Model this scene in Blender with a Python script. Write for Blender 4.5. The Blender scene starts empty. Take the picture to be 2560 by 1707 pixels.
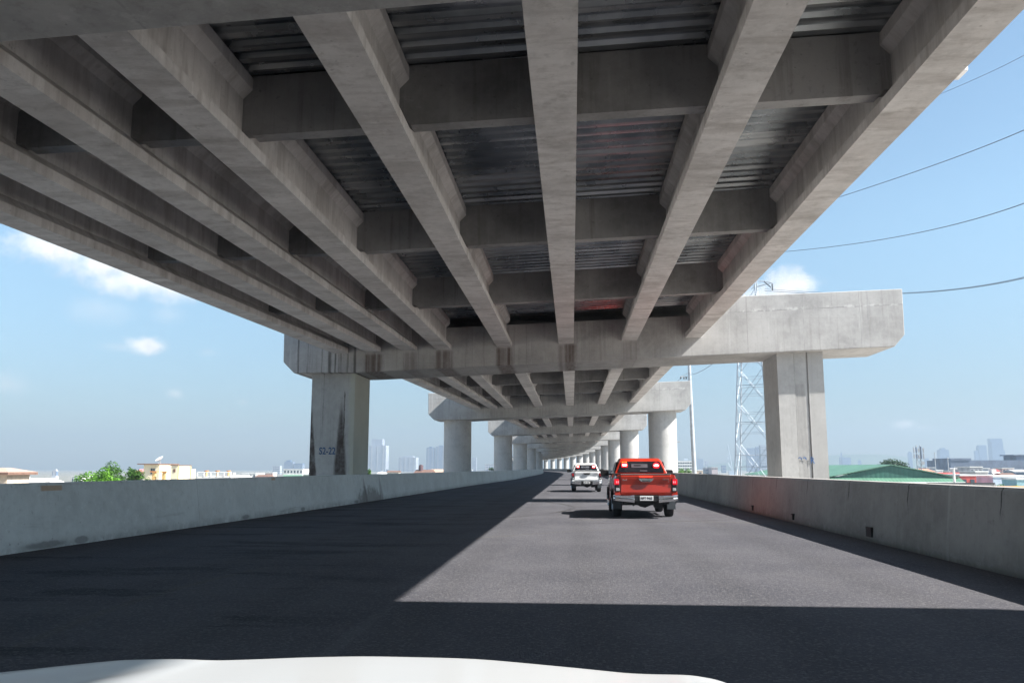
import bpy, bmesh, math, random
from mathutils import Vector, Matrix
R = math.radians
random.seed(7)
S = bpy.context.scene
COL = S.collection

# ------------------------------------------------------------------ camera
CAM_H = 1.5
FPX, CX, CY = 2100.0, 1280.0, 853.5
PITCH = math.atan((1170 - CY) / FPX)
YAW = math.atan((1430 - CX) * math.cos(PITCH) / FPX)
FW = Vector((-math.sin(YAW) * math.cos(PITCH), math.cos(YAW) * math.cos(PITCH), math.sin(PITCH)))
RT = Vector((math.cos(YAW), math.sin(YAW), 0))
UP = RT.cross(FW)
CP = Vector((0, 0, CAM_H))
cam_d = bpy.data.cameras.new('camera')
cam = bpy.data.objects.new('camera', cam_d)
COL.objects.link(cam)
cam_d.sensor_width = 36
cam_d.lens = 36 * FPX / 2560
cam_d.clip_start = 0.05
cam_d.clip_end = 20000
cam.matrix_world = Matrix(((RT.x, UP.x, -FW.x, CP.x), (RT.y, UP.y, -FW.y, CP.y), (RT.z, UP.z, -FW.z, CP.z), (0, 0, 0, 1)))
S.camera = cam

def ray(x, y):
    return FW + RT * ((x - CX) / FPX) - UP * ((y - CY) / FPX)
def at(x, y, Y):                       # where the sight line through a spot of the photo reaches distance Y
    r = ray(x, y)
    return CP + r * (Y / r.y)

# ------------------------------------------------------------------ light
SUN = Vector((1.075, -0.26, 1.0)).normalized()
SUN_EL = math.asin(SUN.z)
SUN_AZ = math.atan2(SUN.x, SUN.y)
EXPOSURE = 1.5
SKY_STRENGTH = 0.056
SUN_ENERGY = 5.0
sd = bpy.data.lights.new('sun', 'SUN')
sd.energy = SUN_ENERGY
sd.angle = R(0.53)
sd.color = (1.0, 0.955, 0.89)
so = bpy.data.objects.new('sun', sd)
COL.objects.link(so)
so.rotation_euler = (-SUN).to_track_quat('-Z', 'Y').to_euler()
so.location = (60, -30, 80)
S.view_settings.view_transform = 'Standard'
S.view_settings.look = 'None'
S.view_settings.gamma = 1
S.view_settings.exposure = EXPOSURE
S.view_settings.use_curve_mapping = False
S.cycles.max_bounces = 8
S.cycles.diffuse_bounces = 5
S.cycles.volume_bounces = 1
S.cycles.use_adaptive_sampling = True

# ------------------------------------------------------------------ node helpers
class Ex:
    def __init__(s, nt, sock): s.nt = nt; s.k = sock
    def _m(s, op, *a, clamp=False):
        n = s.nt.nodes.new('ShaderNodeMath'); n.operation = op; n.use_clamp = clamp
        for i, v in enumerate((s,) + a):
            put(s.nt, n.inputs[i], v)
        return Ex(s.nt, n.outputs[0])
    def __add__(s, o): return s._m('ADD', o)
    def __sub__(s, o): return s._m('SUBTRACT', o)
    def __mul__(s, o): return s._m('MULTIPLY', o)
    def __truediv__(s, o): return s._m('DIVIDE', o)
    __radd__ = __add__; __rmul__ = __mul__
    def __rsub__(s, o): return (s * -1) + o
    def mod(s, v): return s._m('FLOORED_MODULO', v)
    def floor(s): return s._m('FLOOR')
    def abs(s): return s._m('ABSOLUTE')
    def sqrt(s): return s._m('SQRT')
    def max(s, o): return s._m('MAXIMUM', o)
    def min(s, o): return s._m('MINIMUM', o)
    def sm(s, a, b):                    # smooth 0..1 between a and b
        n = s.nt.nodes.new('ShaderNodeMapRange'); n.interpolation_type = 'SMOOTHSTEP'
        n.clamp = True
        if a > b:
            put(s.nt, n.inputs[0], s); n.inputs[1].default_value = b; n.inputs[2].default_value = a
            n.inputs[3].default_value = 1; n.inputs[4].default_value = 0
        else:
            put(s.nt, n.inputs[0], s); n.inputs[1].default_value = a; n.inputs[2].default_value = b
        return Ex(s.nt, n.outputs[0])
def put(nt, inp, v):
    if isinstance(v, Ex): nt.links.new(v.k, inp)
    else:
        try: inp.default_value = v
        except Exception: inp.default_value = (v[0], v[1], v[2], 1)
def mixc(nt, f, a, b):
    n = nt.nodes.new('ShaderNodeMix'); n.data_type = 'RGBA'
    put(nt, n.inputs[0], f)
    for i, c in ((6, a), (7, b)):
        if isinstance(c, Ex): nt.links.new(c.k, n.inputs[i])
        else: n.inputs[i].default_value = (c[0], c[1], c[2], 1)
    return Ex(nt, n.outputs[2])
def noise(nt, vec, scale, detail=3, rough=0.55, stretch=None):
    if stretch:
        m = nt.nodes.new('ShaderNodeMapping'); m.inputs['Scale'].default_value = stretch
        nt.links.new(vec, m.inputs[0]); vec = m.outputs[0]
    n = nt.nodes.new('ShaderNodeTexNoise'); n.inputs['Scale'].default_value = scale
    n.inputs['Detail'].default_value = detail; n.inputs['Roughness'].default_value = rough
    nt.links.new(vec, n.inputs['Vector'])
    return Ex(nt, n.outputs[0])
def new_mat(name):
    m = bpy.data.materials.new(name); m.use_nodes = True
    nt = m.node_tree
    return m, nt, nt.nodes['Principled BSDF']
def coords(nt, kind='Object'):
    t = nt.nodes.new('ShaderNodeTexCoord'); v = t.outputs[kind]
    s = nt.nodes.new('ShaderNodeSeparateXYZ'); nt.links.new(v, s.inputs[0])
    return v, Ex(nt, s.outputs[0]), Ex(nt, s.outputs[1]), Ex(nt, s.outputs[2])
def bump(nt, bs, h, strength=0.3, dist=0.02):
    b = nt.nodes.new('ShaderNodeBump'); b.inputs['Strength'].default_value = strength; b.inputs['Distance'].default_value = dist
    nt.links.new(h.k, b.inputs['Height']); nt.links.new(b.outputs[0], bs.inputs['Normal'])
def plain(name, col, rough=0.6, metal=0.0, coat=0.0, var=0.12, scale=3.0, spec=0.5, emit=None, estr=0.0, alpha=None):
    m, nt, bs = new_mat(name)
    v, x, y, z = coords(nt)
    n = noise(nt, v, scale, 5)
    c = mixc(nt, n.sm(0.3, 0.7), [k * (1 - var) for k in col], [min(1, k * (1 + var)) for k in col])
    nt.links.new(c.k, bs.inputs['Base Color'])
    bs.inputs['Roughness'].default_value = rough
    bs.inputs['Metallic'].default_value = metal
    bs.inputs['Coat Weight'].default_value = coat
    bs.inputs['Coat Roughness'].default_value = 0.05
    bs.inputs['Specular IOR Level'].default_value = spec
    if emit:
        bs.inputs['Emission Color'].default_value = (*emit, 1); bs.inputs['Emission Strength'].default_value = estr
    return m

# ------------------------------------------------------------------ sky with a few clouds, as directions in the world
def build_world():
    w = bpy.data.worlds.new('World'); S.world = w; w.use_nodes = True
    nt = w.node_tree
    bg = nt.nodes['Background']
    sky = nt.nodes.new('ShaderNodeTexSky'); sky.sky_type = 'NISHITA'
    sky.sun_disc = False
    sky.sun_elevation = SUN_EL; sky.sun_rotation = SUN_AZ
    sky.altitude = 0; sky.air_density = 1.0; sky.dust_density = 0.6; sky.ozone_density = 2.0
    tc = nt.nodes.new('ShaderNodeTexCoord')
    dirv = tc.outputs['Generated']
    def dot(vec):
        n = nt.nodes.new('ShaderNodeVectorMath'); n.operation = 'DOT_PRODUCT'
        nt.links.new(dirv, n.inputs[0]); n.inputs[1].default_value = vec
        return Ex(nt, n.outputs['Value'])
    n1 = noise(nt, dirv, 26, 7, 0.62); n2 = noise(nt, dirv, 75, 6, 0.6); n3 = noise(nt, dirv, 8, 4, 0.5)
    total = None
    #          x, y  half width, half height (photo pixels), softness, opacity
    for px, py, a, b, soft, op in [(160, 628, 110, 50, .45, 1.0), (250, 660, 130, 50, .5, 1.0), (350, 700, 150, 50, .55, 1.0), (440, 720, 80, 36, .7, .8), (255, 775, 90, 40, 1.1, .28), (420, 788, 45, 28, 1.1, .22),
                                   (365, 862, 52, 25, .45, .95), (300, 868, 60, 16, 1.0, .3), (20, 960, 55, 38, 1.2, .4), (440, 984, 24, 15, 1.0, .5), (608, 1004, 18, 12, 1.2, .35), (520, 880, 30, 14, 1.2, .2),
                                   (1970, 715, 75, 48, .45, 1.0), (1900, 735, 60, 40, .6, .9), (2262, 1060, 34, 13, .8, .6), (2305, 1068, 45, 10, 1.2, .35),
                                   (2900, 300, 200, 90, .7, .8), (-500, 500, 220, 90, .7, .8)]:
        d0 = ray(px, py).normalized()
        r = d0.cross(Vector((0, 0, 1))).normalized(); u = r.cross(d0)
        du = dot(r) * (FPX / a); dv = dot(u) * (FPX / b)
        front = dot(d0).sm(0.3, 0.5)
        dd = (du * du + dv * dv).sqrt() + (n1 - 0.5) * 1.7 + (n2 - 0.5) * 0.55
        m = dd.sm(1.0 + 0.1, 1.0 - soft - 0.35) * front * op
        total = m if total is None else total.max(m)
    ccol = mixc(nt, n2.sm(0.3, 0.7), (6.6, 6.8, 7.1), (8.6, 8.5, 8.3))
    up = dot((0, 0, 1))
    tint = mixc(nt, up.sm(-0.02, 0.30), (0.58, 0.65, 0.755), (1.30, 1.39, 1.27))
    mul = nt.nodes.new('ShaderNodeMix'); mul.data_type = 'RGBA'; mul.blend_type = 'MULTIPLY'; mul.inputs[0].default_value = 1
    nt.links.new(sky.outputs[0], mul.inputs[6]); nt.links.new(tint.k, mul.inputs[7])
    c = mixc(nt, total, Ex(nt, mul.outputs[2]), ccol)
    nt.links.new(c.k, bg.inputs['Color'])
    bg.inputs['Strength'].default_value = SKY_STRENGTH
build_world()

# ------------------------------------------------------------------ mesh helpers
class MB:
    def __init__(s): s.v = []; s.f = []; s.smooth = []
    def add(s, vs, fs, smooth=False):
        o = len(s.v); s.v += [tuple(v) for v in vs]
        for f in fs: s.f.append([i + o for i in f]); s.smooth.append(smooth)
    def box(s, x0, x1, y0, y1, z0, z1):
        s.add([(x0, y0, z0), (x1, y0, z0), (x1, y1, z0), (x0, y1, z0), (x0, y0, z1), (x1, y0, z1), (x1, y1, z1), (x0, y1, z1)],
              [(3, 2, 1, 0), (4, 5, 6, 7), (0, 1, 5, 4), (1, 2, 6, 5), (2, 3, 7, 6), (3, 0, 4, 7)])
    def prism(s, poly, axis, a0, a1):   # polygon extruded along an axis; poly in the two other axes in order
        n = len(poly)
        def P(p, a):
            return {'y': (p[0], a, p[1]), 'x': (a, p[0], p[1]), 'z': (p[0], p[1], a)}[axis]
        vs = [P(p, a0) for p in poly] + [P(p, a1) for p in poly]
        s.add(vs, [list(range(n))[::-1], list(range(n, 2 * n))] + [(i, (i + 1) % n, n + (i + 1) % n, n + i) for i in range(n)])
    def loft(s, rings, closed=True, caps=True, smooth=True):
        n = len(rings[0]); vs = [p for r in rings for p in r]; fs = []
        for k in range(len(rings) - 1):
            for i in range(n if closed else n - 1):
                j = (i + 1) % n
                fs.append((k * n + i, k * n + j, (k + 1) * n + j, (k + 1) * n + i))
        s.add(vs, fs, smooth)
        if caps and closed:
            s.add(rings[0], [list(range(n))[::-1]]); s.add(rings[-1], [list(range(n))])
    def tube(s, pts, r, n=8, r1=None, smooth=True):
        pts = [Vector(p) for p in pts]; rings = []
        for k, p in enumerate(pts):
            d = (pts[min(k + 1, len(pts) - 1)] - pts[max(k - 1, 0)]).normalized()
            a = Vector((0, 0, 1)) if abs(d.z) < 0.9 else Vector((1, 0, 0))
            u = d.cross(a).normalized(); w = d.cross(u)
            rr = r if r1 is None else r + (r1 - r) * k / (len(pts) - 1)
            rings.append([p + u * rr * math.cos(2 * math.pi * i / n) + w * rr * math.sin(2 * math.pi * i / n) for i in range(n)])
        s.loft(rings, smooth=smooth)
    def bar(s, a, b, t): s.tube([a, b], t * 0.7, 4, smooth=False)
    def cyl(s, c, axis, r, h0, h1, n=28, smooth=True):
        cx, cy, cz = c; rings = []
        for h in (h0, h1):
            ring = []
            for i in range(n):
                a = 2 * math.pi * i / n; p, q = r * math.cos(a), r * math.sin(a)
                ring.append({'z': (cx + p, cy + q, cz + h), 'x': (cx + h, cy + p, cz + q), 'y': (cx + p, cy + h, cz + q)}[axis])
            rings.append(ring)
        s.loft(rings, smooth=smooth)
    def build(s, name, mat, parent=None, bevel=0.0, seg=2, loc=None):
        me = bpy.data.meshes.new(name)
        me.from_pydata(s.v, [], s.f)
        me.polygons.foreach_set('use_smooth', s.smooth)
        bm = bmesh.new(); bm.from_mesh(me)
        bmesh.ops.recalc_face_normals(bm, faces=bm.faces[:])
        if bevel:
            bmesh.ops.remove_doubles(bm, verts=bm.verts[:], dist=1e-5)
            ed = [e for e in bm.edges if len(e.link_faces) == 2 and e.calc_face_angle(0) > 0.5]
            bmesh.ops.bevel(bm, geom=ed, offset=bevel, segments=seg, affect='EDGES', profile=0.5, clamp_overlap=True)
        bm.to_mesh(me); bm.free()
        me.materials.append(mat)
        o = bpy.data.objects.new(name, me); COL.objects.link(o)
        if parent: o.parent = parent
        if loc: o.location = loc
        return o
def tag(o, label=None, cat=None, group=None, kind=None):
    if label: o['label'] = label
    if cat: o['category'] = cat
    if group: o['group'] = group
    if kind: o['kind'] = kind
    return o
def empty(name, loc, label=None, cat=None, group=None, rz=0):
    o = bpy.data.objects.new(name, None); COL.objects.link(o)
    o.location = loc; o.rotation_euler = (0, 0, rz); o.empty_display_size = 0.5
    return tag(o, label, cat, group)
def copy_tree(o, parent=None):
    c = o.copy(); COL.objects.link(c)
    if parent: c.parent = parent
    for ch in [k for k in bpy.data.objects if k.parent == o]: copy_tree(ch, c)
    return c
def text_mesh(name, txt, size, mat, parent, loc, rot=(R(90), 0, 0), sx=1.0, depth=0.004, align='LEFT', font_off=0.0):
    cu = bpy.data.curves.new(name, 'FONT'); cu.body = txt; cu.size = size; cu.extrude = depth; cu.align_x = align; cu.offset = font_off
    tmp = bpy.data.objects.new(name + '_curve', cu); COL.objects.link(tmp)
    dg = bpy.context.evaluated_depsgraph_get(); dg.update()
    me = bpy.data.meshes.new_from_object(tmp.evaluated_get(dg))
    bpy.data.objects.remove(tmp); bpy.data.curves.remove(cu)
    me.materials.clear(); me.materials.append(mat)
    o = bpy.data.objects.new(name, me); COL.objects.link(o)
    o.parent = parent; o.location = loc; o.rotation_euler = rot; o.scale = (sx, 1, 1)
    return o

# ------------------------------------------------------------------ concrete
def concrete(name, col=(0.40, 0.385, 0.365), mottle=0.22, streak=0.25, extra=None, rough=0.85, bs_=0.35, form=0.0, streak_axis='z'):
    m, nt, bs = new_mat(name)
    v, x, y, z = coords(nt)
    n1 = noise(nt, v, 0.45, 6, 0.6)
    n2 = noise(nt, v, 3.2, 6, 0.65)
    n3 = noise(nt, v, 28, 4, 0.6)
    st = noise(nt, v, 1.0, 5, 0.65, (4.5, 4.5, 0.22) if streak_axis == 'z' else (4.5, 0.22, 4.5))
    c = mixc(nt, n1.sm(0.3, 0.7), [k * (1 - mottle) for k in col], [k * (1 + mottle) for k in col])
    c = mixc(nt, n2.sm(0.35, 0.75) * 0.45, c, [k * 1.25 for k in col])
    c = mixc(nt, st.sm(0.52, 0.72) * streak, c, (col[0] * 0.52, col[1] * 0.49, col[2] * 0.46))
    c = mixc(nt, st.sm(0.47, 0.3) * streak * 0.8, c, [k * 1.3 for k in col])
    n4 = noise(nt, v, 6.5, 9, 0.78)
    c = mixc(nt, n4.sm(0.53, 0.66) * 0.40, c, [k * 0.66 for k in col])
    c = mixc(nt, n4.sm(0.46, 0.34) * 0.38, c, [min(1, k * 1.35) for k in col])
    pit = noise(nt, v, 9, 2, 0.5)
    c = mixc(nt, pit.sm(0.70, 0.76) * 0.55, c, [k * 0.5 for k in col])
    if form:                            # faint lines left by the formwork boards
        jx = (x + 100.35).mod(form); jl = jx.sm(0.03, 0.0).max(jx.sm(form - 0.03, form))
        jz = (z + 100.1).mod(form * 0.75); jl = jl.max(jz.sm(0.02, 0.0))
        c = mixc(nt, jl * n2.sm(0.35, 0.6) * 0.5, c, [k * 0.55 for k in col])
    if extra:
        for mask, cc in extra(nt, v, x, y, z, n1, n2, n3, st): c = mixc(nt, mask, c, cc)
    nt.links.new(c.k, bs.inputs['Base Color'])
    bs.inputs['Roughness'].default_value = rough
    bs.inputs['Specular IOR Level'].default_value = 0.3
    bump(nt, bs, n2 * 0.6 + n3 * 0.25 - pit.sm(0.68, 0.76) * 0.6, bs_, 0.02)
    return m

def girder_extra(nt, v, x, y, z, n1, n2, n3, st):
    band = noise(nt, v, 1.0, 4, 0.6, (0.25, 0.9, 0.25)); run = noise(nt, v, 1.0, 5, 0.7, (1.0, 3.2, 0.2))
    return [(band.sm(0.52, 0.60) * 0.30, (0.60, 0.57, 0.55)), (band.sm(0.46, 0.38) * 0.35, (0.33, 0.30, 0.28)),
            (run.sm(0.44, 0.70) * 0.34, (0.21, 0.18, 0.165)), (n3.sm(0.60, 0.72) * 0.25, (0.30, 0.29, 0.27))]
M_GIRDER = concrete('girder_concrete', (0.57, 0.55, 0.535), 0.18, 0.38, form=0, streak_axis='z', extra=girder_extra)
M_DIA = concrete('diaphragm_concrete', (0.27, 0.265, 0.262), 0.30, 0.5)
def pour_lines(nt, v, x, y, z, n1, n2, n3, st):
    lv = z - x * 0.036 + (n2 - 0.5) * 0.12
    drip = noise(nt, v, 1.0, 5, 0.7, (3.0, 3.0, 0.16))
    return [(((lv - 16.95).abs()).sm(0.035, 0.0) * n1.sm(0.35, 0.55) * 0.6, (0.16, 0.16, 0.16)), (((lv - 17.0).abs()).sm(0.10, 0.03) * n2.sm(0.5, 0.6) * 0.5, (0.58, 0.58, 0.57)),
            (drip.sm(0.56, 0.70) * 0.35, (0.60, 0.60, 0.595)), (drip.sm(0.40, 0.28) * 0.35, (0.20, 0.20, 0.205))]
M_CAP = concrete('cap_concrete', (0.365, 0.365, 0.362), 0.20, 0.38, form=2.4, extra=pour_lines)
M_COL = concrete('column_concrete', (0.385, 0.385, 0.382), 0.16, 0.22)

def cap1_extra(nt, v, x, y, z, n1, n2, n3, st):
    out = []
    rag = (noise(nt, v, 2.0, 5, 0.7, (1, 1, 0.3)) - 0.5) * 0.25
    run = noise(nt, v, 1.0, 4, 0.7, (9, 9, 0.15))
    for x0, x1, s in [(-9.2, -8.42, .9), (-7.45, -6.85, .45), (-6.0, -5.25, .8), (-3.3, -2.6, .95), (-0.55, -0.4, .9), (-0.3, 0.2, .95), (2.2, 2.9, .25)]:
        low = z.sm(-0.02 + 15.95, 15.75) if False else None
        m = (x + rag).sm(x0 - 0.08, x0 + 0.12) * (x + rag).sm(x1 + 0.14, x1 - 0.10) * (run.sm(0.30, 0.60) * 0.75 + 0.25) * (n2.sm(0.25, 0.6) * 0.35 + 0.6) * s
        m = m * z.sm(16.0 + x0 * 0.04, 15.8 + x0 * 0.04)
        out.append((m, (0.10, 0.070, 0.060)))
    # black run-off streaks at the left end
    for x0, w, s in [(-12.2, .06, .8), (-11.75, .05, .5), (-11.1, .05, .9), (-10.75, .12, .9), (-10.5, .05, .7), (-10.3, .1, .85), (-9.95, .06, .6), (-9.62, .09, .9)]:
        m = ((x + rag * 0.5) - x0).abs().sm(w, w * 0.35) * run.sm(0.35, 0.55) * s
        out.append((m, (0.05, 0.045, 0.043)))
    return out
M_CAP1 = concrete('stained_cap_concrete', (0.365, 0.36, 0.355), 0.20, 0.38, form=2.4, extra=lambda *a: pour_lines(*a) + cap1_extra(*a))

def col_left_extra(nt, v, x, y, z, n1, n2, n3, st):
    # local frame: x 0..2 across the front face, z from the ground at 0 to the cap at 14.7
    rag = (noise(nt, v, 3.0, 8, 0.8, (1.6, 1.6, 0.30)) - 0.5) * 0.7
    lo = z.sm(14.2, 9.6)
    xx = x + rag * 0.35
    out = []
    out.append(((x + rag).sm(1.72, 1.85) * 0.6, (0.42, 0.44, 0.37)))
    w = lo * 0.27 + 0.03
    m = ((xx - 1.40).abs() - w).sm(0.07, -0.09) * z.sm(14.0, 12.4)
    out.append((m * (n2.sm(0.2, 0.62) * 0.5 + 0.45) * (st.sm(0.25, 0.5) * 0.3 + 0.7), (0.042, 0.030, 0.027)))
    w2 = lo * 0.31 + 0.02
    m2 = (xx - w2).sm(0.04, -0.05) * z.sm(14.6, 13.6)
    out.append((m2 * (n2.sm(0.25, 0.6) * 0.45 + 0.5), (0.055, 0.043, 0.04)))
    m3 = ((xx - 1.52).abs()).sm(0.03, 0.005) * z.sm(14.0, 13.8) * z.sm(11.0, 12.2)
    out.append((m3 * 0.9, (0.045, 0.035, 0.03)))
    m4 = ((xx - 0.56).abs()).sm(0.025, 0.0) * z.sm(11.2, 13.0)
    out.append((m4 * 0.55, (0.08, 0.08, 0.08)))
    wl = ((xx - 1.0).abs()).sm(0.12, 0.02) * st.sm(0.5, 0.35) * z.sm(12.2, 11.6) * z.sm(10.0, 10.5)
    out.append((wl * 0.5, (0.62, 0.63, 0.64)))
    m5 = ((xx - 1.6).abs()).sm(0.06, 0.02) * z.sm(10.4, 10.0)
    out.append((m5 * 0.5, (0.10, 0.085, 0.06)))
    return out
M_COL_L = concrete('streaked_column_concrete', (0.36, 0.365, 0.36), 0.16, 0.30, extra=col_left_extra)

def col_right_extra(nt, v, x, y, z, n1, n2, n3, st):
    out = []
    d = ((x - 0.80).abs()).sm(0.30, 0.24) * z.sm(12.6, 12.9) * 0  # kept quiet: the grooves are modelled
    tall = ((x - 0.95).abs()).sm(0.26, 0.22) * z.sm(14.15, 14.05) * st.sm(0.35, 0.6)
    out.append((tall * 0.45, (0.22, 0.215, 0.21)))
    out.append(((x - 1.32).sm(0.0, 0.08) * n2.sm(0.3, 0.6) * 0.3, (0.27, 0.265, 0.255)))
    return out
M_COL_R = concrete('grooved_column_concrete', (0.395, 0.393, 0.388), 0.14, 0.22, extra=col_right_extra)

def barrier_extra(side):
    def f(nt, v, x, y, z, n1, n2, n3, st):
        out = []
        run = noise(nt, v, 1.0, 5, 0.7, (1, 3.0, 0.12))
        out.append((run.sm(0.55, 0.75) * 0.30, (0.62, 0.62, 0.61)))
        if side < 0:
            e = (((y - 38.5) / 2.6) * ((y - 38.5) / 2.6) + (z / 0.75) * (z / 0.75)).sqrt() + (n2 - 0.5) * 1.5
            out.append((e.sm(1.0, 0.6) * 0.6, (0.10, 0.085, 0.08)))
            for yc in (37.6, 40.6):
                out.append((((y - yc).abs() - (1.25 - z) * 0.35).sm(0.1, -0.15) * z.sm(1.3, 0.9) * run.sm(0.35, 0.6) * 0.55, (0.11, 0.095, 0.09)))
            for yc, w in ((24.6, .35), (15.5, .8), (16.6, .3), (36.2, .5), (29.5, .25)):
                s = (((y - yc) / w) * ((y - yc) / w) + ((z - 0.08) / 0.09) * ((z - 0.08) / 0.09)).sqrt() + (n2 - 0.5) * 1.2
                out.append((s.sm(1.0, 0.5) * 0.6, (0.10, 0.10, 0.10)))
            o = ((y - 15.75).abs()).sm(0.36, 0.28) * ((z - 1.12).abs()).sm(0.06, 0.04) * n2.sm(0.25, 0.5)
            out.append((o * 0.6, (0.42, 0.22, 0.07)))
            o = ((y - 27.0).abs()).sm(0.2, 0.12) * ((z - 1.15).abs()).sm(0.05, 0.03) * n2.sm(0.3, 0.5)
            out.append((o * 0.6, (0.42, 0.22, 0.07)))
            out.append((z.sm(0.28, 0.0) * n2.sm(0.32, 0.6) * 0.5, (0.16, 0.16, 0.16)))
            scuff = noise(nt, v, 1.0, 5, 0.7, (1, 0.35, 5.0))
            out.append((scuff.sm(0.60, 0.72) * z.sm(0.9, 0.3) * 0.35, (0.20, 0.20, 0.205)))
            jl = (y + 2.3).mod(12.0)
            out.append((jl.sm(0.035, 0.0) * 0.5, (0.16, 0.16, 0.16)))
            cr = (y + rag_(nt, v)).mod(6.1)
            out.append((cr.sm(0.05, 0.0) * z.sm(0.9, 0.2) * (y - 55).sm(0, 10) * 0.8, (0.05, 0.05, 0.05)))
        else:
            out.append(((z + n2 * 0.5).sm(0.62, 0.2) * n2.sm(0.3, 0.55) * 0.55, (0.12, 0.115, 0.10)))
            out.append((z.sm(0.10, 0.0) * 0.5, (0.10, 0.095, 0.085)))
            cr = (y + rag_(nt, v) + 0.7).mod(3.4)
            out.append((cr.sm(0.06, 0.01) * z.sm(0.72, 0.95) * n1.sm(0.18, 0.30) * 0.9, (0.03, 0.03, 0.03)))
            out.append((((y - 14.6).abs()).sm(0.06, 0.02) * st.sm(0.3, 0.5) * 0.4, (0.6, 0.6, 0.58)))
        return out
    return f
def rag_(nt, v): return (noise(nt, v, 1.5, 4, 0.7) - 0.5) * 0.22
M_BAR_L = concrete('left_barrier_concrete', (0.52, 0.55, 0.55), 0.10, 0.10, extra=barrier_extra(-1), bs_=0.2)
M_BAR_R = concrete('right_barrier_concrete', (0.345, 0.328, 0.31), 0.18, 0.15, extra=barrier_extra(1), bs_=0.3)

# metal deck
def deck_mat():
    m, nt, bs = new_mat('galvanised_deck')
    v, x, y, z = coords(nt)
    n = noise(nt, v, 0.8, 4, 0.6); n2 = noise(nt, v, 1.0, 3, 0.5, (0.10, 5.0, 1))
    dots = ((x.mod(0.12) - 0.06).abs()).sm(0.035, 0.025) * ((y.mod(0.40) - 0.2).abs()).sm(0.035, 0.025)
    c = mixc(nt, n.sm(0.3, 0.7), (0.18, 0.20, 0.22), (0.40, 0.42, 0.44))
    c = mixc(nt, n2.sm(0.50, 0.62) * 0.6, c, (0.62, 0.63, 0.64))
    c = mixc(nt, dots * 0.6, c, (0.03, 0.03, 0.035))
    nt.links.new(c.k, bs.inputs['Base Color'])
    bs.inputs['Metallic'].default_value = 0.9
    r = n.sm(0.35, 0.65) * 0.10 + 0.24
    nt.links.new(r.k, bs.inputs['Roughness'])
    return m
M_DECK = deck_mat()

def asphalt():
    m, nt, bs = new_mat('asphalt')
    v, x, y, z = coords(nt)
    n0 = noise(nt, v, 0.35, 5, 0.6)
    n1 = noise(nt, v, 0.9, 6, 0.6, (1.6, 0.25, 1))
    g = noise(nt, v, 24, 4, 0.8); g2 = noise(nt, v, 70, 2, 0.6)
    c = mixc(nt, n0.sm(0.3, 0.72), (0.064, 0.064, 0.076), (0.092, 0.091, 0.103))
    c = mixc(nt, n1.sm(0.5, 0.75) * 0.45, c, (0.098, 0.095, 0.102))
    # wheel paths and curved tyre marks
    for xc, w in ((-7.2, .5), (-5.4, .5), (-3.4, .45), (-1.6, .45), (0.2, .45), (2.0, .45), (3.9, .5)):
        c = mixc(nt, ((x - xc).abs()).sm(w, 0.05) * 0.20, c, (0.040, 0.039, 0.041))
    for cx_, cy_, rad, w in ((-2.0, 8.0, 17.5, .14), (-1.4, 8.0, 17.5, .1), (9.0, 10.0, 14.0, .12), (-12, 33, 12, .2), (-4, 38, 15, .12)):
        d = ((x - cx_) * (x - cx_) + (y - cy_) * (y - cy_)).sqrt() - rad
        c = mixc(nt, d.abs().sm(w, 0.02) * n0.sm(0.36, 0.55) * 0.75, c, (0.088, 0.084, 0.082) if cx_ > -10 and cx_ != -4 else (0.03, 0.03, 0.032))
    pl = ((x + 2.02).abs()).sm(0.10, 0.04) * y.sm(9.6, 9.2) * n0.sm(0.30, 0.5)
    c = mixc(nt, pl * 0.35, c, (0.13, 0.13, 0.14))                                  # streak of leaked sunlight, painted into the asphalt colour
    sw = noise(nt, v, 0.5, 6, 0.7, (0.5, 1.6, 1))
    c = mixc(nt, sw.sm(0.52, 0.62) * x.sm(-1.5, -4.0) * 0.75, c, (0.026, 0.026, 0.032))   # dark scuffs on the left lanes
    c = mixc(nt, sw.sm(0.46, 0.36) * x.sm(-1.5, -4.0) * 0.45, c, (0.10, 0.10, 0.11))
    vor = nt.nodes.new('ShaderNodeTexVoronoi'); vor.inputs['Scale'].default_value = 42; nt.links.new(v, vor.inputs['Vector'])
    ch = nt.nodes.new('ShaderNodeSeparateColor'); nt.links.new(vor.outputs['Color'], ch.inputs[0]); chip = Ex(nt, ch.outputs[0])
    c = mixc(nt, chip.sm(0.70, 0.95) * 0.40, c, (0.19, 0.185, 0.19))                  # pale stone chips
    c = mixc(nt, g.sm(0.52, 0.68) * 0.6, c, (0.125, 0.122, 0.128))
    c = mixc(nt, g.sm(0.45, 0.30) * 0.7, c, (0.016, 0.016, 0.020))
    nt.links.new(c.k, bs.inputs['Base Color'])
    bs.inputs['Roughness'].default_value = 0.88
    bs.inputs['Specular IOR Level'].default_value = 0.15
    bump(nt, bs, g + g2 * 0.4, 0.9, 0.02)
    return m
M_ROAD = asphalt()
M_DARK = plain('black_plastic', (0.012, 0.012, 0.013), 0.5)
M_RUB = plain('tyre_rubber', (0.018, 0.018, 0.019), 0.8)
M_GALV = plain('galvanised_steel', (0.45, 0.47, 0.49), 0.45, 0.5)
M_CABLE = plain('cable_black', (0.03, 0.035, 0.045), 0.5)

# ------------------------------------------------------------------ ground, road, barriers
GZ = -9.0
def bend(Y): return 0.0 if Y < 190 else -((Y - 190) ** 2) / 4600.0
def heading(Y): return 0.0 if Y < 190 else math.atan((Y - 190) / 2300.0)   # rotation about z, positive to the left

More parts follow.
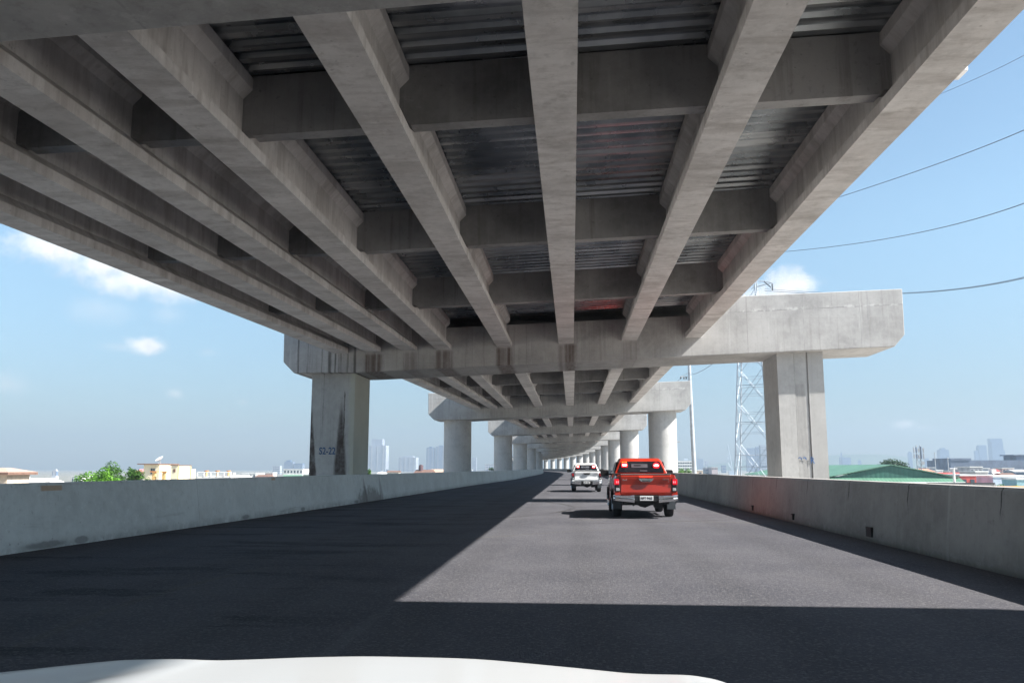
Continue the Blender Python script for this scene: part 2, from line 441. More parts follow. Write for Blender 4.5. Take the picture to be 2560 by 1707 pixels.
def ground_mat():
    m, nt, bs = new_mat('city_ground')
    v, x, y, z = coords(nt)
    n = noise(nt, v, 0.012, 6, 0.65); n2 = noise(nt, v, 0.11, 5, 0.6)
    c = mixc(nt, n.sm(0.35, 0.65), (0.40, 0.375, 0.34), (0.46, 0.43, 0.39))
    c = mixc(nt, n2.sm(0.56, 0.7) * 0.7, c, (0.09, 0.12, 0.05))
    c = mixc(nt, n2.sm(0.42, 0.3) * 0.7, c, (0.22, 0.20, 0.18))
    far = (x * x + y * y).sqrt().sm(140, 420)
    c = mixc(nt, far * 0.8, c, mixc(nt, n2.sm(0.4, 0.6), (0.07, 0.09, 0.06), (0.20, 0.19, 0.18)))    # gardens and dark roofs of the far districts
    nt.links.new(c.k, bs.inputs['Base Color']); bs.inputs['Roughness'].default_value = 0.9
    return m
g = MB()
xs = [-3800, -1200, -300, -60, 0, 60, 300, 1200, 3800]; ys = [-280, -60, 60, 300, 900, 2000, 4400]
for i in range(len(xs) - 1):
    for j in range(len(ys) - 1):
        g.add([(xs[i], ys[j], 0), (xs[i + 1], ys[j], 0), (xs[i + 1], ys[j + 1], 0), (xs[i], ys[j + 1], 0)], [(0, 1, 2, 3)])
tag(g.build('ground', ground_mat(), loc=(0, 0, GZ)), kind='structure')

LEFT_EDGE = [(-60, 2.9), (38, 0.0), (75, -0.43), (112, -1.5), (190, -1.55), (900, -1.55)]
def flare(Y):                           # the left edge opens out towards the slip road
    for (a, p), (b, q) in zip(LEFT_EDGE, LEFT_EDGE[1:]):
        if Y <= b:
            k = (Y - a) / (b - a)
            return p + (q - p) * k
    return -1.55
def strip(profile, mat, name, y0=-40, y1=640, step=6, parent=None, loc=None, left=False):
    mb = MB(); rings = []; Y = y0
    while Y <= y1 + .01:
        rings.append([(p[0] + bend(Y) - (flare(Y) if left and p[0] < 1 else 0), Y, p[1]) for p in profile]); Y += step if Y > 30 else 2
    mb.loft(rings, smooth=False)
    return mb.build(name, mat, parent, loc=loc)
XL, XR = -9.25, 6.22
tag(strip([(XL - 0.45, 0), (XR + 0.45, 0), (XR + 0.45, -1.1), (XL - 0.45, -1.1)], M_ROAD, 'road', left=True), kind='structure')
HB = 1.22
bl = empty('concrete_barrier', (XL, 0, 0.004), 'long pale concrete barrier along the shaded left road edge with a brown water stain', 'barrier')
strip([(0.05, 0), (0.05, 0.10), (-0.10, HB - 0.04), (-0.13, HB), (-0.36, HB), (-0.38, 0)], M_BAR_L, 'wall_panel', parent=bl, left=True)
br = empty('concrete_barrier', (XR, 0, 0.004), 'long grey concrete barrier on the right with sunlit top edge and dark joint cracks', 'barrier')
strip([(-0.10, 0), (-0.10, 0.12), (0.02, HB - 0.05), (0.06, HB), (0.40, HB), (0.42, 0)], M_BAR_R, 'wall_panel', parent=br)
dr = MB(); dr.box(-0.135, -0.085, 18.05, 18.35, 0.10, 0.30)
dr.build('drain_hole', M_DARK, br)
for yy in (24.2, 29.5):
    k = MB(); k.box(-0.15, -0.06, yy, yy + 0.06, 0.08, 0.22); k.box(-0.17, -0.05, yy - 0.02, yy + 0.08, 0.22, 0.25)
    k.build('pipe_bracket', M_DARK, br, 0.01)

# ------------------------------------------------------------------ the overpass
def zg(X): return 6.91 + 0.0385 * X if X > -5.5 else 6.698 + 0.026 * (X + 5.5)     # girder soffit
def zc(X): return 6.09 + 0.0395 * X if X > -9.35 else 5.72 + 0.004 * (X + 9.35)       # cap soffit
CAP_T = 3.4
CH = 9.0                                # base below road level

def cap_mesh(xl, xr, sl, sr, mat, parent, name='pier_cap'):
    ztr = zc(xr) + 2.5
    poly = [(xl + .5, zc(xl)), (-9.35, zc(-9.35)), (xr - .45, zc(xr - .45)), (xr, zc(xr) + .50), (xr + .03, ztr),
            (sr, ztr - (xr - sr) * .033), (sr, zg(sr) + 0.98), (-5.5, zg(-5.5) + .98), (sl, zg(sl) + 0.98), (sl, zc(xl) + 2.36), (xl - .03, zc(xl) + 2.36), (xl, zc(xl) + .5)]
    mb = MB(); mb.prism([(p[0], p[1] + CH) for p in poly], 'y', 0, CAP_T)
    return mb.build(name, mat, parent, 0.035)
def round_col(x, parent, mat=M_COL, r=1.23):
    mb = MB(); mb.cyl((0, 0, 0), 'z', r, 0, zc(x) + CH + 0.03 + r * 0.04, 40)
    return mb.build('column', mat, parent, loc=(x, CAP_T / 2, 0))

piers = {}
def pier(i, Y, label):
    p = empty('bridge_pier', (bend(Y), Y, -CH), label, 'bridge pier', 'piers of the overpass', heading(Y)); piers[i] = p; return p
p0 = pier(0, 4.25, 'near concrete crossbeam overhead at the top left corner, closest to the viewer')
p0.rotation_euler.z = R(-1.1)
cap_mesh(-15.5, 14.27, -13.6, 6.9, M_CAP, p0)
for x in (-12.6, 9.95):
    mb = MB(); mb.box(-1, 1, 0, 2.7, 0, zc(x) + CH + 0.03); mb.build('column', M_COL, p0, 0.03, loc=(x, .45, 0))
p1 = pier(1, 36.6, 'pier with rectangular columns carrying blue numbers and a brown-stained crossbeam')
cap_mesh(-12.88, 14.27, -11.1, 6.35, M_CAP1, p1)
mb = MB(); mb.box(0, 2.0, 0, 2.75, 0, zc(-10.7) + CH + 0.03)
cL = mb.build('column', M_COL_L, p1, 0.03, loc=(-11.69, 0.5, 0)); cL['label'] = 'rectangular column streaked with dark stains and marked S2-22'
mb = MB()
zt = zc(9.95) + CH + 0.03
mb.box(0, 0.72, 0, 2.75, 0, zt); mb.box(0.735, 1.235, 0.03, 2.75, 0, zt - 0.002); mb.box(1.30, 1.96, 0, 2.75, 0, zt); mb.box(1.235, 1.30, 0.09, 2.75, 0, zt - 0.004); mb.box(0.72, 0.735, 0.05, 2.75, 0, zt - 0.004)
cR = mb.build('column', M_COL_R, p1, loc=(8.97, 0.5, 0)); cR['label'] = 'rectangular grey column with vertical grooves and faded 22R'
M_BLUE = plain('blue_stencil_paint', (0.012, 0.06, 0.17), 0.7, var=0.3, scale=6)
M_BLUE2 = plain('faded_blue_paint', (0.05, 0.13, 0.32), 0.7, var=0.35, scale=8)
a = at(797, 1135, 37.08); b = at(842, 1117, 37.08)
hgt = at(797, 1117.5, 37.08).z - a.z
text_mesh('painted_number', 'S2-22', hgt * 1.40, M_BLUE, cL, (a.x + 11.69, -0.006, a.z + CH), sx=0.76, font_off=0.004)
a = at(1996, 1158, 37.08)
o = text_mesh('painted_number', '22', hgt * 1.25, M_BLUE2, cR, (a.x - 8.97, -0.006, a.z + CH), sx=1.0)
bm = bmesh.new(); bm.from_mesh(o.data)      # the lower half of the two figures is worn away
bmesh.ops.bisect_plane(bm, geom=bm.verts[:] + bm.edges[:] + bm.faces[:], plane_co=(0, hgt * .48, 0), plane_no=(0, 1, 0), clear_inner=True)
bm.to_mesh(o.data); bm.free()
text_mesh('painted_number', 'R', hgt * 1.25, M_BLUE2, cR, (a.x - 8.97 + hgt * 1.62, -0.006, a.z + CH), sx=0.85)

p2 = pier(2, 73.5, 'first round-column pier behind the rectangular one, its right end touching the utility pole')
cap_mesh(-12.6, 10.3, -9.3, 6.35, M_CAP, p2)
round_col(-10.2, p2); round_col(8.0, p2)
p3 = pier(3, 110.4, 'third visible pier with round columns, its right column behind the red pickup')
cap_mesh(-10.95, 9.75, -7.0, 6.35, M_CAP, p3)
round_col(-9.1, p3); round_col(7.55, p3)
ordn = ['fourth', 'fifth', 'sixth', 'seventh', 'eighth', 'ninth', 'tenth', 'eleventh', 'twelfth', 'thirteenth', 'fourteenth', 'fifteenth', 'sixteenth']
NP = 16
for i in range(4, NP + 1):
    Y = 110.4 + 36.9 * (i - 3)
    p = copy_tree(p3); p.location = (bend(Y), Y, -CH); p.rotation_euler = (0, 0, heading(Y)); piers[i] = p
    p['label'] = f'distant round-column pier, {ordn[i - 4]} in the row counted from the rectangular pier'

# spans
GP = [(-.33, 0), (.33, 0), (.33, .20), (.10, .43), (.10, 1.0), (.255, 1.16), (.255, 1.37), (-.255, 1.37), (-.255, 1.16), (-.10, 1.0), (-.10, .43), (-.33, .20)]
def M2(Y):
    return Matrix.Rotation(heading(Y), 3, 'Z')
def span(i, xa, xb, Ya, Yb, label, corrug=True, dia=None, right_over=1.6):
    """girders from the face of one cap to the face of the next; Ya and Yb are the faces"""
    t = empty('bridge_span', (bend(Ya), Ya, 0), label, 'bridge span', 'spans of the overpass')
    org = Vector((bend(Ya), Ya, 0))
    def pt(X, Y, ref):
        v = M2(ref) @ Vector((X, 0, 0))
        return Vector((bend(Y), Y, 0)) + v - org
    A = [pt(x, Ya + .004, Ya) for x in xa]; B = [pt(x, Yb - .004, Yb) for x in xb]
    for k in range(len(xa)):
        d = (B[k] - A[k]); d.normalize(); s = Vector((d.y, -d.x, 0))
        za, zb = zg(xa[k]), zg(xb[k])
        mb = MB()
        mb.loft([[A[k] + s * p[0] + Vector((0, 0, za + p[1])) for p in GP], [B[k] + s * p[0] + Vector((0, 0, zb + p[1])) for p in GP]], smooth=False)
        mb.build('girder', M_GIRDER, t)
    fr = dia if dia is not None else [0.25, 0.5, 0.75]
    for k in range(len(xa) - 1):
        for q in fr:
            P = A[k].lerp(B[k], q); Q = A[k + 1].lerp(B[k + 1], q)
            xk = xa[k] + (xb[k] - xa[k]) * q; xn = xa[k + 1] + (xb[k + 1] - xa[k + 1]) * q
            z0, z1 = zg(xk), zg(xn)
            L = Q.x - P.x
            def zz(u): return z0 + (z1 - z0) * u
            poly = [(.09, .42), (.22, .42), (.30, .34), (L - .30, .34), (L - .22, .42), (L - .09, .42), (L - .09, 1.12), (L - .26, 1.40), (.26, 1.40), (.09, 1.12)]
            mb = MB()
            for yy in (0,):
                vs = [(P.x + p[0], P.y - .15, zz(p[0] / L) + p[1]) for p in poly] + [(P.x + p[0], P.y + .15, zz(p[0] / L) + p[1]) for p in poly]
                n = len(poly)
                mb.add(vs, [list(range(n))[::-1], list(range(n, 2 * n))] + [(j, (j + 1) % n, n + (j + 1) % n, n + j) for j in range(n)])
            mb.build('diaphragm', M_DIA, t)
    # metal deck forms between the girders, ribs running across
    for k in range(len(xa) - 1):
        mb = MB(); rings = []
        Ln = (B[k] - A[k]).length
        if corrug:                      # rib profile: flat pan, short web, ridge, short web
            us = []; u_ = 0.0
            while u_ < Ln - .4:
                us += [(u_, 0), (u_ + .16, 0), (u_ + .20, .075), (u_ + .36, .075)]; u_ += .40
            us.append((Ln, 0))
        else: us = [(0, 0), (Ln, 0)]
        for u_, dzz in us:
            q = u_ / Ln
            P = A[k].lerp(B[k], q); Q = A[k + 1].lerp(B[k + 1], q)
            xk = xa[k] + (xb[k] - xa[k]) * q; xn = xa[k + 1] + (xb[k + 1] - xa[k + 1]) * q
            dz = dzz
            rings.append([(P.x + .20, P.y, zg(xk) + 1.385 + dz), (Q.x - .20, Q.y, zg(xn) + 1.385 + dz)])
        mb.loft(rings, closed=False, smooth=False)
        mb.build('metal_deck', M_DECK, t)
    # slab with its overhangs, and a parapet along each edge
    n = 2
    la, ra, lb, rb_ = xa[0] - .9, xa[-1] + right_over, xb[0] - .9, xb[-1] + right_over
    def edge(X, Y, dz): v = pt(X, Y, Y); return (v.x, v.y, zg(X) + dz)
    ya, yb = Ya - CAP_T / 2 + .01, Yb + CAP_T / 2 - .01
    mb = MB(); rings = []
    for Y, l, r_ in ((ya, la, ra), (yb, lb, rb_)):
        rings.append([edge(l, Y, 1.50), edge(-5.5, Y, 1.46), edge(r_, Y, 1.48), edge(r_, Y, 1.74), edge(-5.5, Y, 1.74), edge(l, Y, 1.74)])
    mb.loft(rings, smooth=False)
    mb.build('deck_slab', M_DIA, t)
    for l0, l1, w in ((la, lb, .3), (ra - .3, rb_ - .3, .3)):
        mb = MB()
        mb.loft([[edge(l0, ya, 1.743), edge(l0 + w, ya, 1.743), edge(l0 + w - .06, ya, 2.66), edge(l0 + .06, ya, 2.66)],
                 [edge(l1, yb, 1.743), edge(l1 + w, yb, 1.743), edge(l1 + w - .06, yb, 2.66), edge(l1 + .06, yb, 2.66)]], smooth=False)
        mb.build('parapet', M_CAP, t)
    return t
right5 = [-5.61, -2.92, -.20, 2.55, 5.31]
span(0, [-14.0, -11.2, -8.3] + right5, [-12.3, -10.0, -7.75] + right5, -30, 4.2, 'overpass span passing over the camera behind the nearest crossbeam', corrug=False, dia=[0.3, 0.6, 0.85])
s1 = span(1, [-12.05, -9.80, -7.65] + right5, [-10.25, -8.78, -7.16] + right5, 7.3, 36.6, 'nearest overpass span overhead with eight concrete girders and corrugated metal deck', dia=[0.205, 0.468, 0.73])
r4 = [-2.85, -.12, 2.6, 5.34]
s2 = span(2, [-9.74, -7.54, -5.46] + r4, [-8.3, -6.8, -5.46] + r4, 40.0, 73.5, 'second overpass span, seen between the rectangular pier and the first round-column pier')
s3 = span(3, [-7.4, -5.3] + r4, [-6.1, -4.5] + r4, 76.9, 110.4, 'third overpass span, short strip of six girder ends under two crossbeams')
for i in range(4, NP + 1):
    Ya = 110.4 + 36.9 * (i - 4) + CAP_T; Yb = 110.4 + 36.9 * (i - 3)
    span(i, [-6.1, -4.5] + r4, [-6.1, -4.5] + r4, Ya, Yb, f'far overpass span ending on the {ordn[i - 4]} pier of the row', corrug=False, dia=[0.5] if i < 6 else [])
# small bracket jutting from the deck edge
bx = at(2380, 186, 15.4)
bk = empty('deck_light', (bx.x, 15.4, bx.z - 0.1), 'small pale light fitting jutting from the overpass edge at upper right', 'light fitting')
mb = MB(); mb.box(-.55, .04, -.5, .4, -.02, .14); mb.build('housing', M_CAP, bk, 0.03)
mb = MB(); mb.box(.045, .16, -.30, .1, .02, .13); mb.build('lamp_lens', plain('white_plastic', (.8, .8, .8), .3), bk, 0.02)

# ------------------------------------------------------------------ pickups
M_GLASS = plain('tinted_glass', (0.012, 0.012, 0.016), 0.05, spec=0.7)
M_CHROME = plain('chrome', (0.72, 0.73, 0.75), 0.12, 1.0, var=0.05)
M_WHITEPL = plain('plate_white', (0.75, 0.75, 0.75), 0.4)
M_RIM = plain('alloy_rim', (0.45, 0.45, 0.46), 0.3, 0.8)
M_REDL = plain('tail_lamp_lit', (0.30, 0.005, 0.012), 0.2, emit=(1.0, 0.012, 0.03), estr=0.22)
M_REDLC = plain('brake_lamp_core', (0.7, 0.1, 0.1), 0.2, emit=(1.0, 0.16, 0.20), estr=0.8)
M_REDOFF = plain('tail_lamp_red', (0.28, 0.008, 0.015), 0.15, coat=0.6)
M_CLEAR = plain('clear_lamp', (0.5, 0.5, 0.52), 0.15, 0.3)
M_STROBE = plain('strobe_red', (0.6, 0.01, 0.02), 0.3, emit=(1.0, 0.012, 0.02), estr=0.6)
M_STROBEC = plain('strobe_core', (0.9, 0.6, 0.6), 0.3, emit=(1.0, 0.66, 0.62), estr=3.0)
M_AMBER = plain('amber_sticker', (0.75, 0.22, 0.03), 0.5, emit=(1.0, 0.25, 0.03), estr=0.5)
M_SEE_THROUGH = plain('painted_see_through_light', (0.15, 0.155, 0.18), 0.6)
M_FLAP = plain('mud_flap', (0.05, 0.06, 0.07), 0.6)
M_BLACKTXT = plain('black_lettering', (0.01, 0.01, 0.012), 0.5)
def car_paint(name, col, rough=0.3, coat=1.0, coat_rough=0.04):
    m, nt, bs = new_mat(name)
    v, x, y, z = coords(nt)
    n = noise(nt, v, 1.4, 4); fl = noise(nt, v, 300, 2)
    c = mixc(nt, n.sm(0.3, 0.7), [k * .94 for k in col], col)
    c = mixc(nt, z.sm(0.55, 0.25) * n.sm(0.3, 0.6) * 0.4, c, (0.16, 0.14, 0.12))   # road dust low on the body
    nt.links.new(c.k, bs.inputs['Base Color'])
    bs.inputs['Roughness'].default_value = rough
    bs.inputs['Coat Weight'].default_value = coat * .7; bs.inputs['Coat Roughness'].default_value = coat_rough
    return m
def rr(y, hw, z0, z1, rc, n=4, top=None):   # rounded rectangle section across the vehicle
    tw = hw if top is None else top
    pts = []
    for cx_, cz_, a0, w in ((tw - rc, z1 - rc, 0, 1), (-tw + rc, z1 - rc, 90, 1), (-hw + rc, z0 + rc, 180, 1), (hw - rc, z0 + rc, 270, 1)):
        for k in range(n + 1):
            a_ = R(a0 + 90 * k / n); pts.append((cx_ + rc * math.cos(a_), y, cz_ + rc * math.sin(a_)))
    return pts
def pickup(loc, rz, paint, label, lit, plate):
    t = empty('pickup_truck', loc, label, 'pickup truck', None, rz)
    HW = 0.955
    # bed: floor and two hollow sides, tailgate apart
    mb = MB()
    def side(sg):
        prof = [(0.05, HW - .05), (0.10, HW - .015), (0.35, HW), (1.0, HW), (1.70, HW)]
        rings = []
        for y, w in prof:
            p = [(w - .16, .62), (w - .02, .62), (w + .0, .85), (w - .015, 1.12), (w - .05, 1.27), (w - .10, 1.30), (w - .20, 1.30), (w - .20, 1.20)]
            rings.append([(sg * q[0], y, q[1]) for q in p])
        mb.loft(rings, smooth=False)
    side(1); side(-1)
    mb.box(-HW + .21, HW - .21, .09, 1.70, .70, .78); mb.box(-HW + .21, HW - .21, 1.62, 1.70, .785, 1.26)
    mb.build('cargo_bed', paint, t, 0.012)
    mb = MB()
    for sg in (1, -1): mb.box(*sorted((sg * (HW - .07), sg * (HW - .21))), .06, 1.68, 1.302, 1.335)
    mb.build('bed_rail', M_DARK, t, 0.01)
    # lower cab, doors and front end
    mb = MB()
    mb.loft([rr(1.72, HW - .01, .42, 1.30, .10), rr(2.2, HW, .40, 1.31, .10), rr(3.4, HW, .40, 1.29, .10), rr(4.1, HW - .01, .42, 1.22, .12), rr(4.8, HW - .03, .45, 1.14, .13), rr(5.18, HW - .16, .48, 1.02, .13), rr(5.30, HW - .28, .52, .92, .12)])
    body = mb.build('body', paint, t)
    # greenhouse
    mb = MB()
    mb.loft([rr(1.72, .86, 1.24, 1.29, .02, top=.855), rr(1.80, .85, 1.24, 1.50, .08, top=.80), rr(1.93, .84, 1.24, 1.755, .10, top=.70), rr(2.15, .84, 1.24, 1.815, .10, top=.68), rr(2.9, .84, 1.24, 1.83, .10, top=.68), rr(3.3, .84, 1.24, 1.79, .10, top=.68), rr(3.75, .85, 1.22, 1.50, .06, top=.76), rr(4.15, .86, 1.15, 1.22, .02, top=.86)])
    mb.build('cab', paint, t)
    # rear window lies on the sloping back of the cab
    def onback(x, z): # the back runs from (1.72,1.29) through (1.80,1.50) to (1.93,1.755)
        y = 1.72 + (z - 1.29) * 0.08 / .21 if z < 1.5 else 1.80 + (z - 1.5) * .13 / .255
        return y
    mb = MB()
    outline = [(-.735, 1.36), (.735, 1.36), (.72, 1.45), (.62, 1.69), (.58, 1.715), (-.58, 1.715), (-.62, 1.69), (-.72, 1.45)]
    n = len(outline)
    mb.add([(x, onback(x, z) - .022, z) for x, z in outline] + [(x, onback(x, z) + .03, z) for x, z in outline],
           [list(range(n))] + [(i, (i + 1) % n, n + (i + 1) % n, n + i) for i in range(n)])
    rw = mb.build('rear_window', M_GLASS, t)
    mb = MB()
    for (x0, x1, z0, z1) in ((-.30, .22, 1.50, 1.63), (-.03, .20, 1.40, 1.43)):
        mb.box(x0, x1, onback(0, (z0 + z1) / 2) - .04, onback(0, (z0 + z1) / 2) - .03, z0, z1)
    mb.build('window_view', M_SEE_THROUGH, rw)  # pale patches stand in for daylight seen through the cab
    mb = MB(); mb.box(-.22, 0.0, onback(0, 1.58) - .05, onback(0, 1.58) - .042, 1.565, 1.60); mb.build('seat_headrest', M_DARK, rw)
    for x, zc_ in ((-.52, 1.585), (.50, 1.575)):
        mb = MB(); mb.cyl((x, onback(0, zc_) - .05, zc_), 'y', .105, 0, .02, 20); o = mb.build('warning_light', M_STROBE, rw)
        mb = MB(); mb.cyl((0, 0, 0), 'y', 1, 0, 1, 20); q = mb.build('light_core', M_STROBEC, rw, loc=(x, onback(0, zc_) - .064, zc_ + .01)); q.scale = (.075, .012, .03)
    mb = MB(); mb.box(-.60, -.44, onback(0, 1.67) - .056, onback(0, 1.67) - .045, 1.655, 1.705); mb.build('amber_sign', M_AMBER, rw)
    # side glass
    for sg in (1, -1):
        for (ya, yb, za, zb_) in ((2.02, 2.78, 1.34, 1.70), (2.86, 3.62, 1.33, 1.69)):
            def xs_(z): return sg * (.845 + (1.24 - z) * (.84 - .70) / .56 * 1.0 + .030)
            cut = .10 if ya < 2.5 else .0; cut2 = .42 if ya > 2.5 else 0
            o4 = [(ya, za), (yb, za), (yb - cut2, zb_), (ya + cut, zb_)]
            mb = MB()
            mb.add([(xs_(z), y, z) for y, z in o4] + [(xs_(z) - sg * .05, y, z) for y, z in o4], [(0, 1, 2, 3), (0, 1, 5, 4), (1, 2, 6, 5), (2, 3, 7, 6), (3, 0, 4, 7)])
            mb.build('side_window', M_GLASS, t)
        mb = MB(); mb.loft([rr(3.52, .13, -.10, .10, .05), rr(3.60, .14, -.11, .11, .06), rr(3.70, .09, -.08, .08, .05)])
        mb.build('wing_mirror', M_DARK, t, loc=(sg * 1.10, -.0, 1.33))
        mb = MB(); mb.box(*sorted((sg * .80, sg * 1.0)), 3.56, 3.66, 1.27, 1.31); mb.build('mirror_arm', M_DARK, t)
        mb = MB(); mb.tube([(sg * .99, 1.95, .43), (sg * 1.0, 2.1, .41), (sg * 1.0, 3.5, .41), (sg * .98, 3.6, .43)], .045); mb.build('side_step', M_CHROME, t)
        for y in (2.15, 3.0):
            mb = MB(); mb.box(*sorted((sg * .955, sg * .985)), y, y + .2, 1.06, 1.10); mb.build('door_handle', M_CHROME, t, .008)
    # windscreen
    mb = MB(); mb.add([(-.74, 4.02, 1.27), (.74, 4.02, 1.27), (.62, 3.36, 1.76), (-.62, 3.36, 1.76), (-.74, 3.92, 1.22), (.74, 3.92, 1.22), (.62, 3.26, 1.71), (-.62, 3.26, 1.71)], [(0, 1, 2, 3), (0, 1, 5, 4), (1, 2, 6, 5), (2, 3, 7, 6), (3, 0, 4, 7)])
    mb.build('windscreen', M_GLASS, t)
    # tailgate
    mb = MB()
    mb.prism([(.035, .70), (.02, .78), (.035, 1.00), (.0, 1.17), (-.01, 1.26), (.03, 1.295), (.09, 1.295), (.09, .70)], 'x', -.755, .755)
    tg = mb.build('tailgate', paint, t, 0.012)
    mb = MB(); mb.box(-.755, .755, -.0, .092, 1.297, 1.33); mb.build('tailgate_cap', M_CHROME if lit else M_DARK, tg, .01)
    mb = MB(); mb.prism([(-.22, 1.19), (.24, 1.19), (.21, 1.13), (.14, 1.09), (-.12, 1.09), (-.19, 1.13)], 'y', -.035, .03); h = mb.build('tailgate_handle', M_CHROME if lit else M_DARK, tg, .01)
    mb = MB(); mb.box(-.11, .13, -.042, -.03, 1.105, 1.135); mb.build('handle_recess', M_DARK, h)
    if lit:
        mb = MB(); mb.box(-.20, .20, -.022, -.0, 1.235, 1.262); mb.build('high_brake_light', plain('dim_brake_strip', (.6, .03, .02), .3, emit=(1, .05, .02), estr=.8), tg)
    text_mesh('badge_lettering', '4x4', .075, M_CHROME, tg, (-.71, -.006, 1.125), sx=1.3, depth=.006)
    text_mesh('badge_lettering', 'HILUX', .062, M_CHROME, tg, (.50, -.004, 1.145), sx=1.1, depth=.006)
    text_mesh('badge_lettering', 'G', .055, M_CHROME, tg, (.66, -.002, 1.085), sx=1.1, depth=.006)
    # tail lamps
    for sg in (1, -1):
        mb = MB(); x0, x1 = sorted((sg * .775, sg * .935)); mb.box(x0, x1, .015, .20, .80, 1.19)
        tl = mb.build('tail_light', M_DARK, t, .015)
        x0, x1 = sorted((sg * .80, sg * .945)); mb = MB(); mb.box(x0, x1, .0, .19, 1.0, 1.17); mb.build('brake_lamp', M_REDL if lit else M_REDOFF, tl, .012)
        if lit:
            for dx in (.815, .865):
                mb = MB(); mb.box(*sorted((sg * dx, sg * (dx + .025))), -.008, .01, 1.05, 1.11); mb.build('lamp_core', M_REDLC, tl)
        mb = MB(); mb.box(*sorted((sg * .795, sg * .90)), .0, .05, .82, .90); mb.build('reverse_lamp', M_CLEAR, tl, .01)
        mb = MB(); mb.box(*sorted((sg * .763, sg * .94)), .03, .22, .64, .79); mb.build('corner_panel', paint, t, .012)
    # bumper: chrome corners and a black middle step
    bp = MB(); bp.box(-.40, .40, -.14, .06, .50, .685); b0 = bp.build('rear_bumper', M_DARK, t, .02)
    for sg in (1, -1):
        mb = MB()
        rings = []
        for q, (x, y, zt_, zb_) in enumerate([(.36, -.15, .71, .47), (.48, -.16, .70, .49), (.80, -.14, .70, .52), (.93, -.06, .70, .53), (.975, .12, .69, .54), (.975, .32, .68, .55)]):
            d = (0, .06) if q < 3 else (.05, .03)
            rings.append([(sg * x, y, zb_), (sg * x, y - .02, (zb_ + zt_) / 2 - .02), (sg * x, y + .005, (zb_ + zt_) / 2 + .01), (sg * x, y - .01, zt_ - .02), (sg * x, y + .02, zt_), (sg * (x - d[0]), y + d[1] + .03, zt_), (sg * (x - d[0]), y + d[1] + .03, zb_)])
        mb.loft(rings, smooth=False); mb.build('bumper_corner', M_CHROME, b0, .008)
    mb = MB(); mb.box(-.20, .20, -.158, -.145, .535, .675); pl = mb.build('licence_plate', M_WHITEPL, t, .004)
    text_mesh('plate_lettering', plate, .105, M_BLACKTXT, pl, (0, -.160, .570), sx=.80, depth=.002, align='CENTER', font_off=.0015)
    # underbody
    mb = MB(); mb.box(-.70, .70, .15, 1.0, .42, .60); mb.box(-.62, .62, 1.0, 4.9, .38, .60); mb.tube([(-.75, 1.30, .39), (.75, 1.30, .39)], .05)
    mb.loft([[(x_, y_, z_) for x_, z_ in ((-.34, .44), (-.08, .30), (.06, .27), (.20, .33), (.38, .44))] for y_ in (1.15, 1.45)], closed=True)
    mb.box(.30, .56, .55, .95, .30, .45)
    mb.build('chassis', M_DARK, t)
    mb = MB(); mb.tube([(-.38, .25, .44), (-.38, .02, .40)], .035); mb.build('exhaust_pipe', M_DARK, t)
    for sg in (1, -1):
        mb = MB(); mb.box(*sorted((sg * .70, sg * .96)), .75, .775, .24, .55); mb.build('mud_flap', M_FLAP, t, .005)
        for yy in (1.30, 4.36):
            # dark wheel arch, tyre and rim
            mb = MB(); ring0 = []; ring1 = []; ring2 = []
            for k in range(15):
                a_ = R(180 * k / 14)
                c_, s_ = math.cos(a_), math.sin(a_)
                ring0.append((sg * .90, yy + .46 * c_, .40 + .44 * s_)); ring1.append((sg * .985, yy + .47 * c_, .40 + .45 * s_)); ring2.append((sg * .985, yy + .52 * c_, .40 + .50 * s_))
            mb.loft([ring0, ring1, ring2], closed=False); mb.build('wheel_arch', M_DARK, t)
            mb = MB(); prof = [(.66, .24), (.68, .36), (.71, .385), (.90, .385), (.93, .36), (.945, .25)]
            rings = [[(sg * px_, yy + rr_ * math.cos(2 * math.pi * i / 28), .385 + rr_ * math.sin(2 * math.pi * i / 28)) for i in range(28)] for px_, rr_ in prof]
            mb.loft(rings); w = mb.build('wheel', M_RUB, t)
            mb = MB(); mb.cyl((0, yy, .385), 'x', .235, sg * .90, sg * .948, 24)
            for k in range(6):
                a_ = 2 * math.pi * k / 6; mb.bar((sg * .955, yy, .385), (sg * .955, yy + .2 * math.cos(a_), .385 + .2 * math.sin(a_)), .035)
            mb.build('rim', M_RIM, w)
    # antenna and lamp at the front
    mb = MB(); mb.tube([(-.05, 2.1, 1.81), (-.05, 2.02, 1.96)], .008, 5); mb.build('roof_antenna', M_DARK, t)
    for sg in (1, -1):
        mb = MB(); mb.box(*sorted((sg * .50, sg * .86)), 4.98, 5.14, .86, 1.0); mb.build('headlight', M_CLEAR, t, .03)
    return t
P_RED = car_paint('red_orange_paint', (0.40, 0.024, 0.008))
P_WHITE = car_paint('white_paint', (0.86, 0.87, 0.88))
pickup((2.22, 25.95, 0.006), 0.0, P_RED, 'red double-cab pickup truck with brake lights and rear window strobes lit, nearest vehicle ahead', True, 'NFT 9465')
pickup((0.92, 54.0, 0.006), R(0.4), P_WHITE, 'white double-cab pickup truck driving ahead of the red one', False, 'NFT 9463')

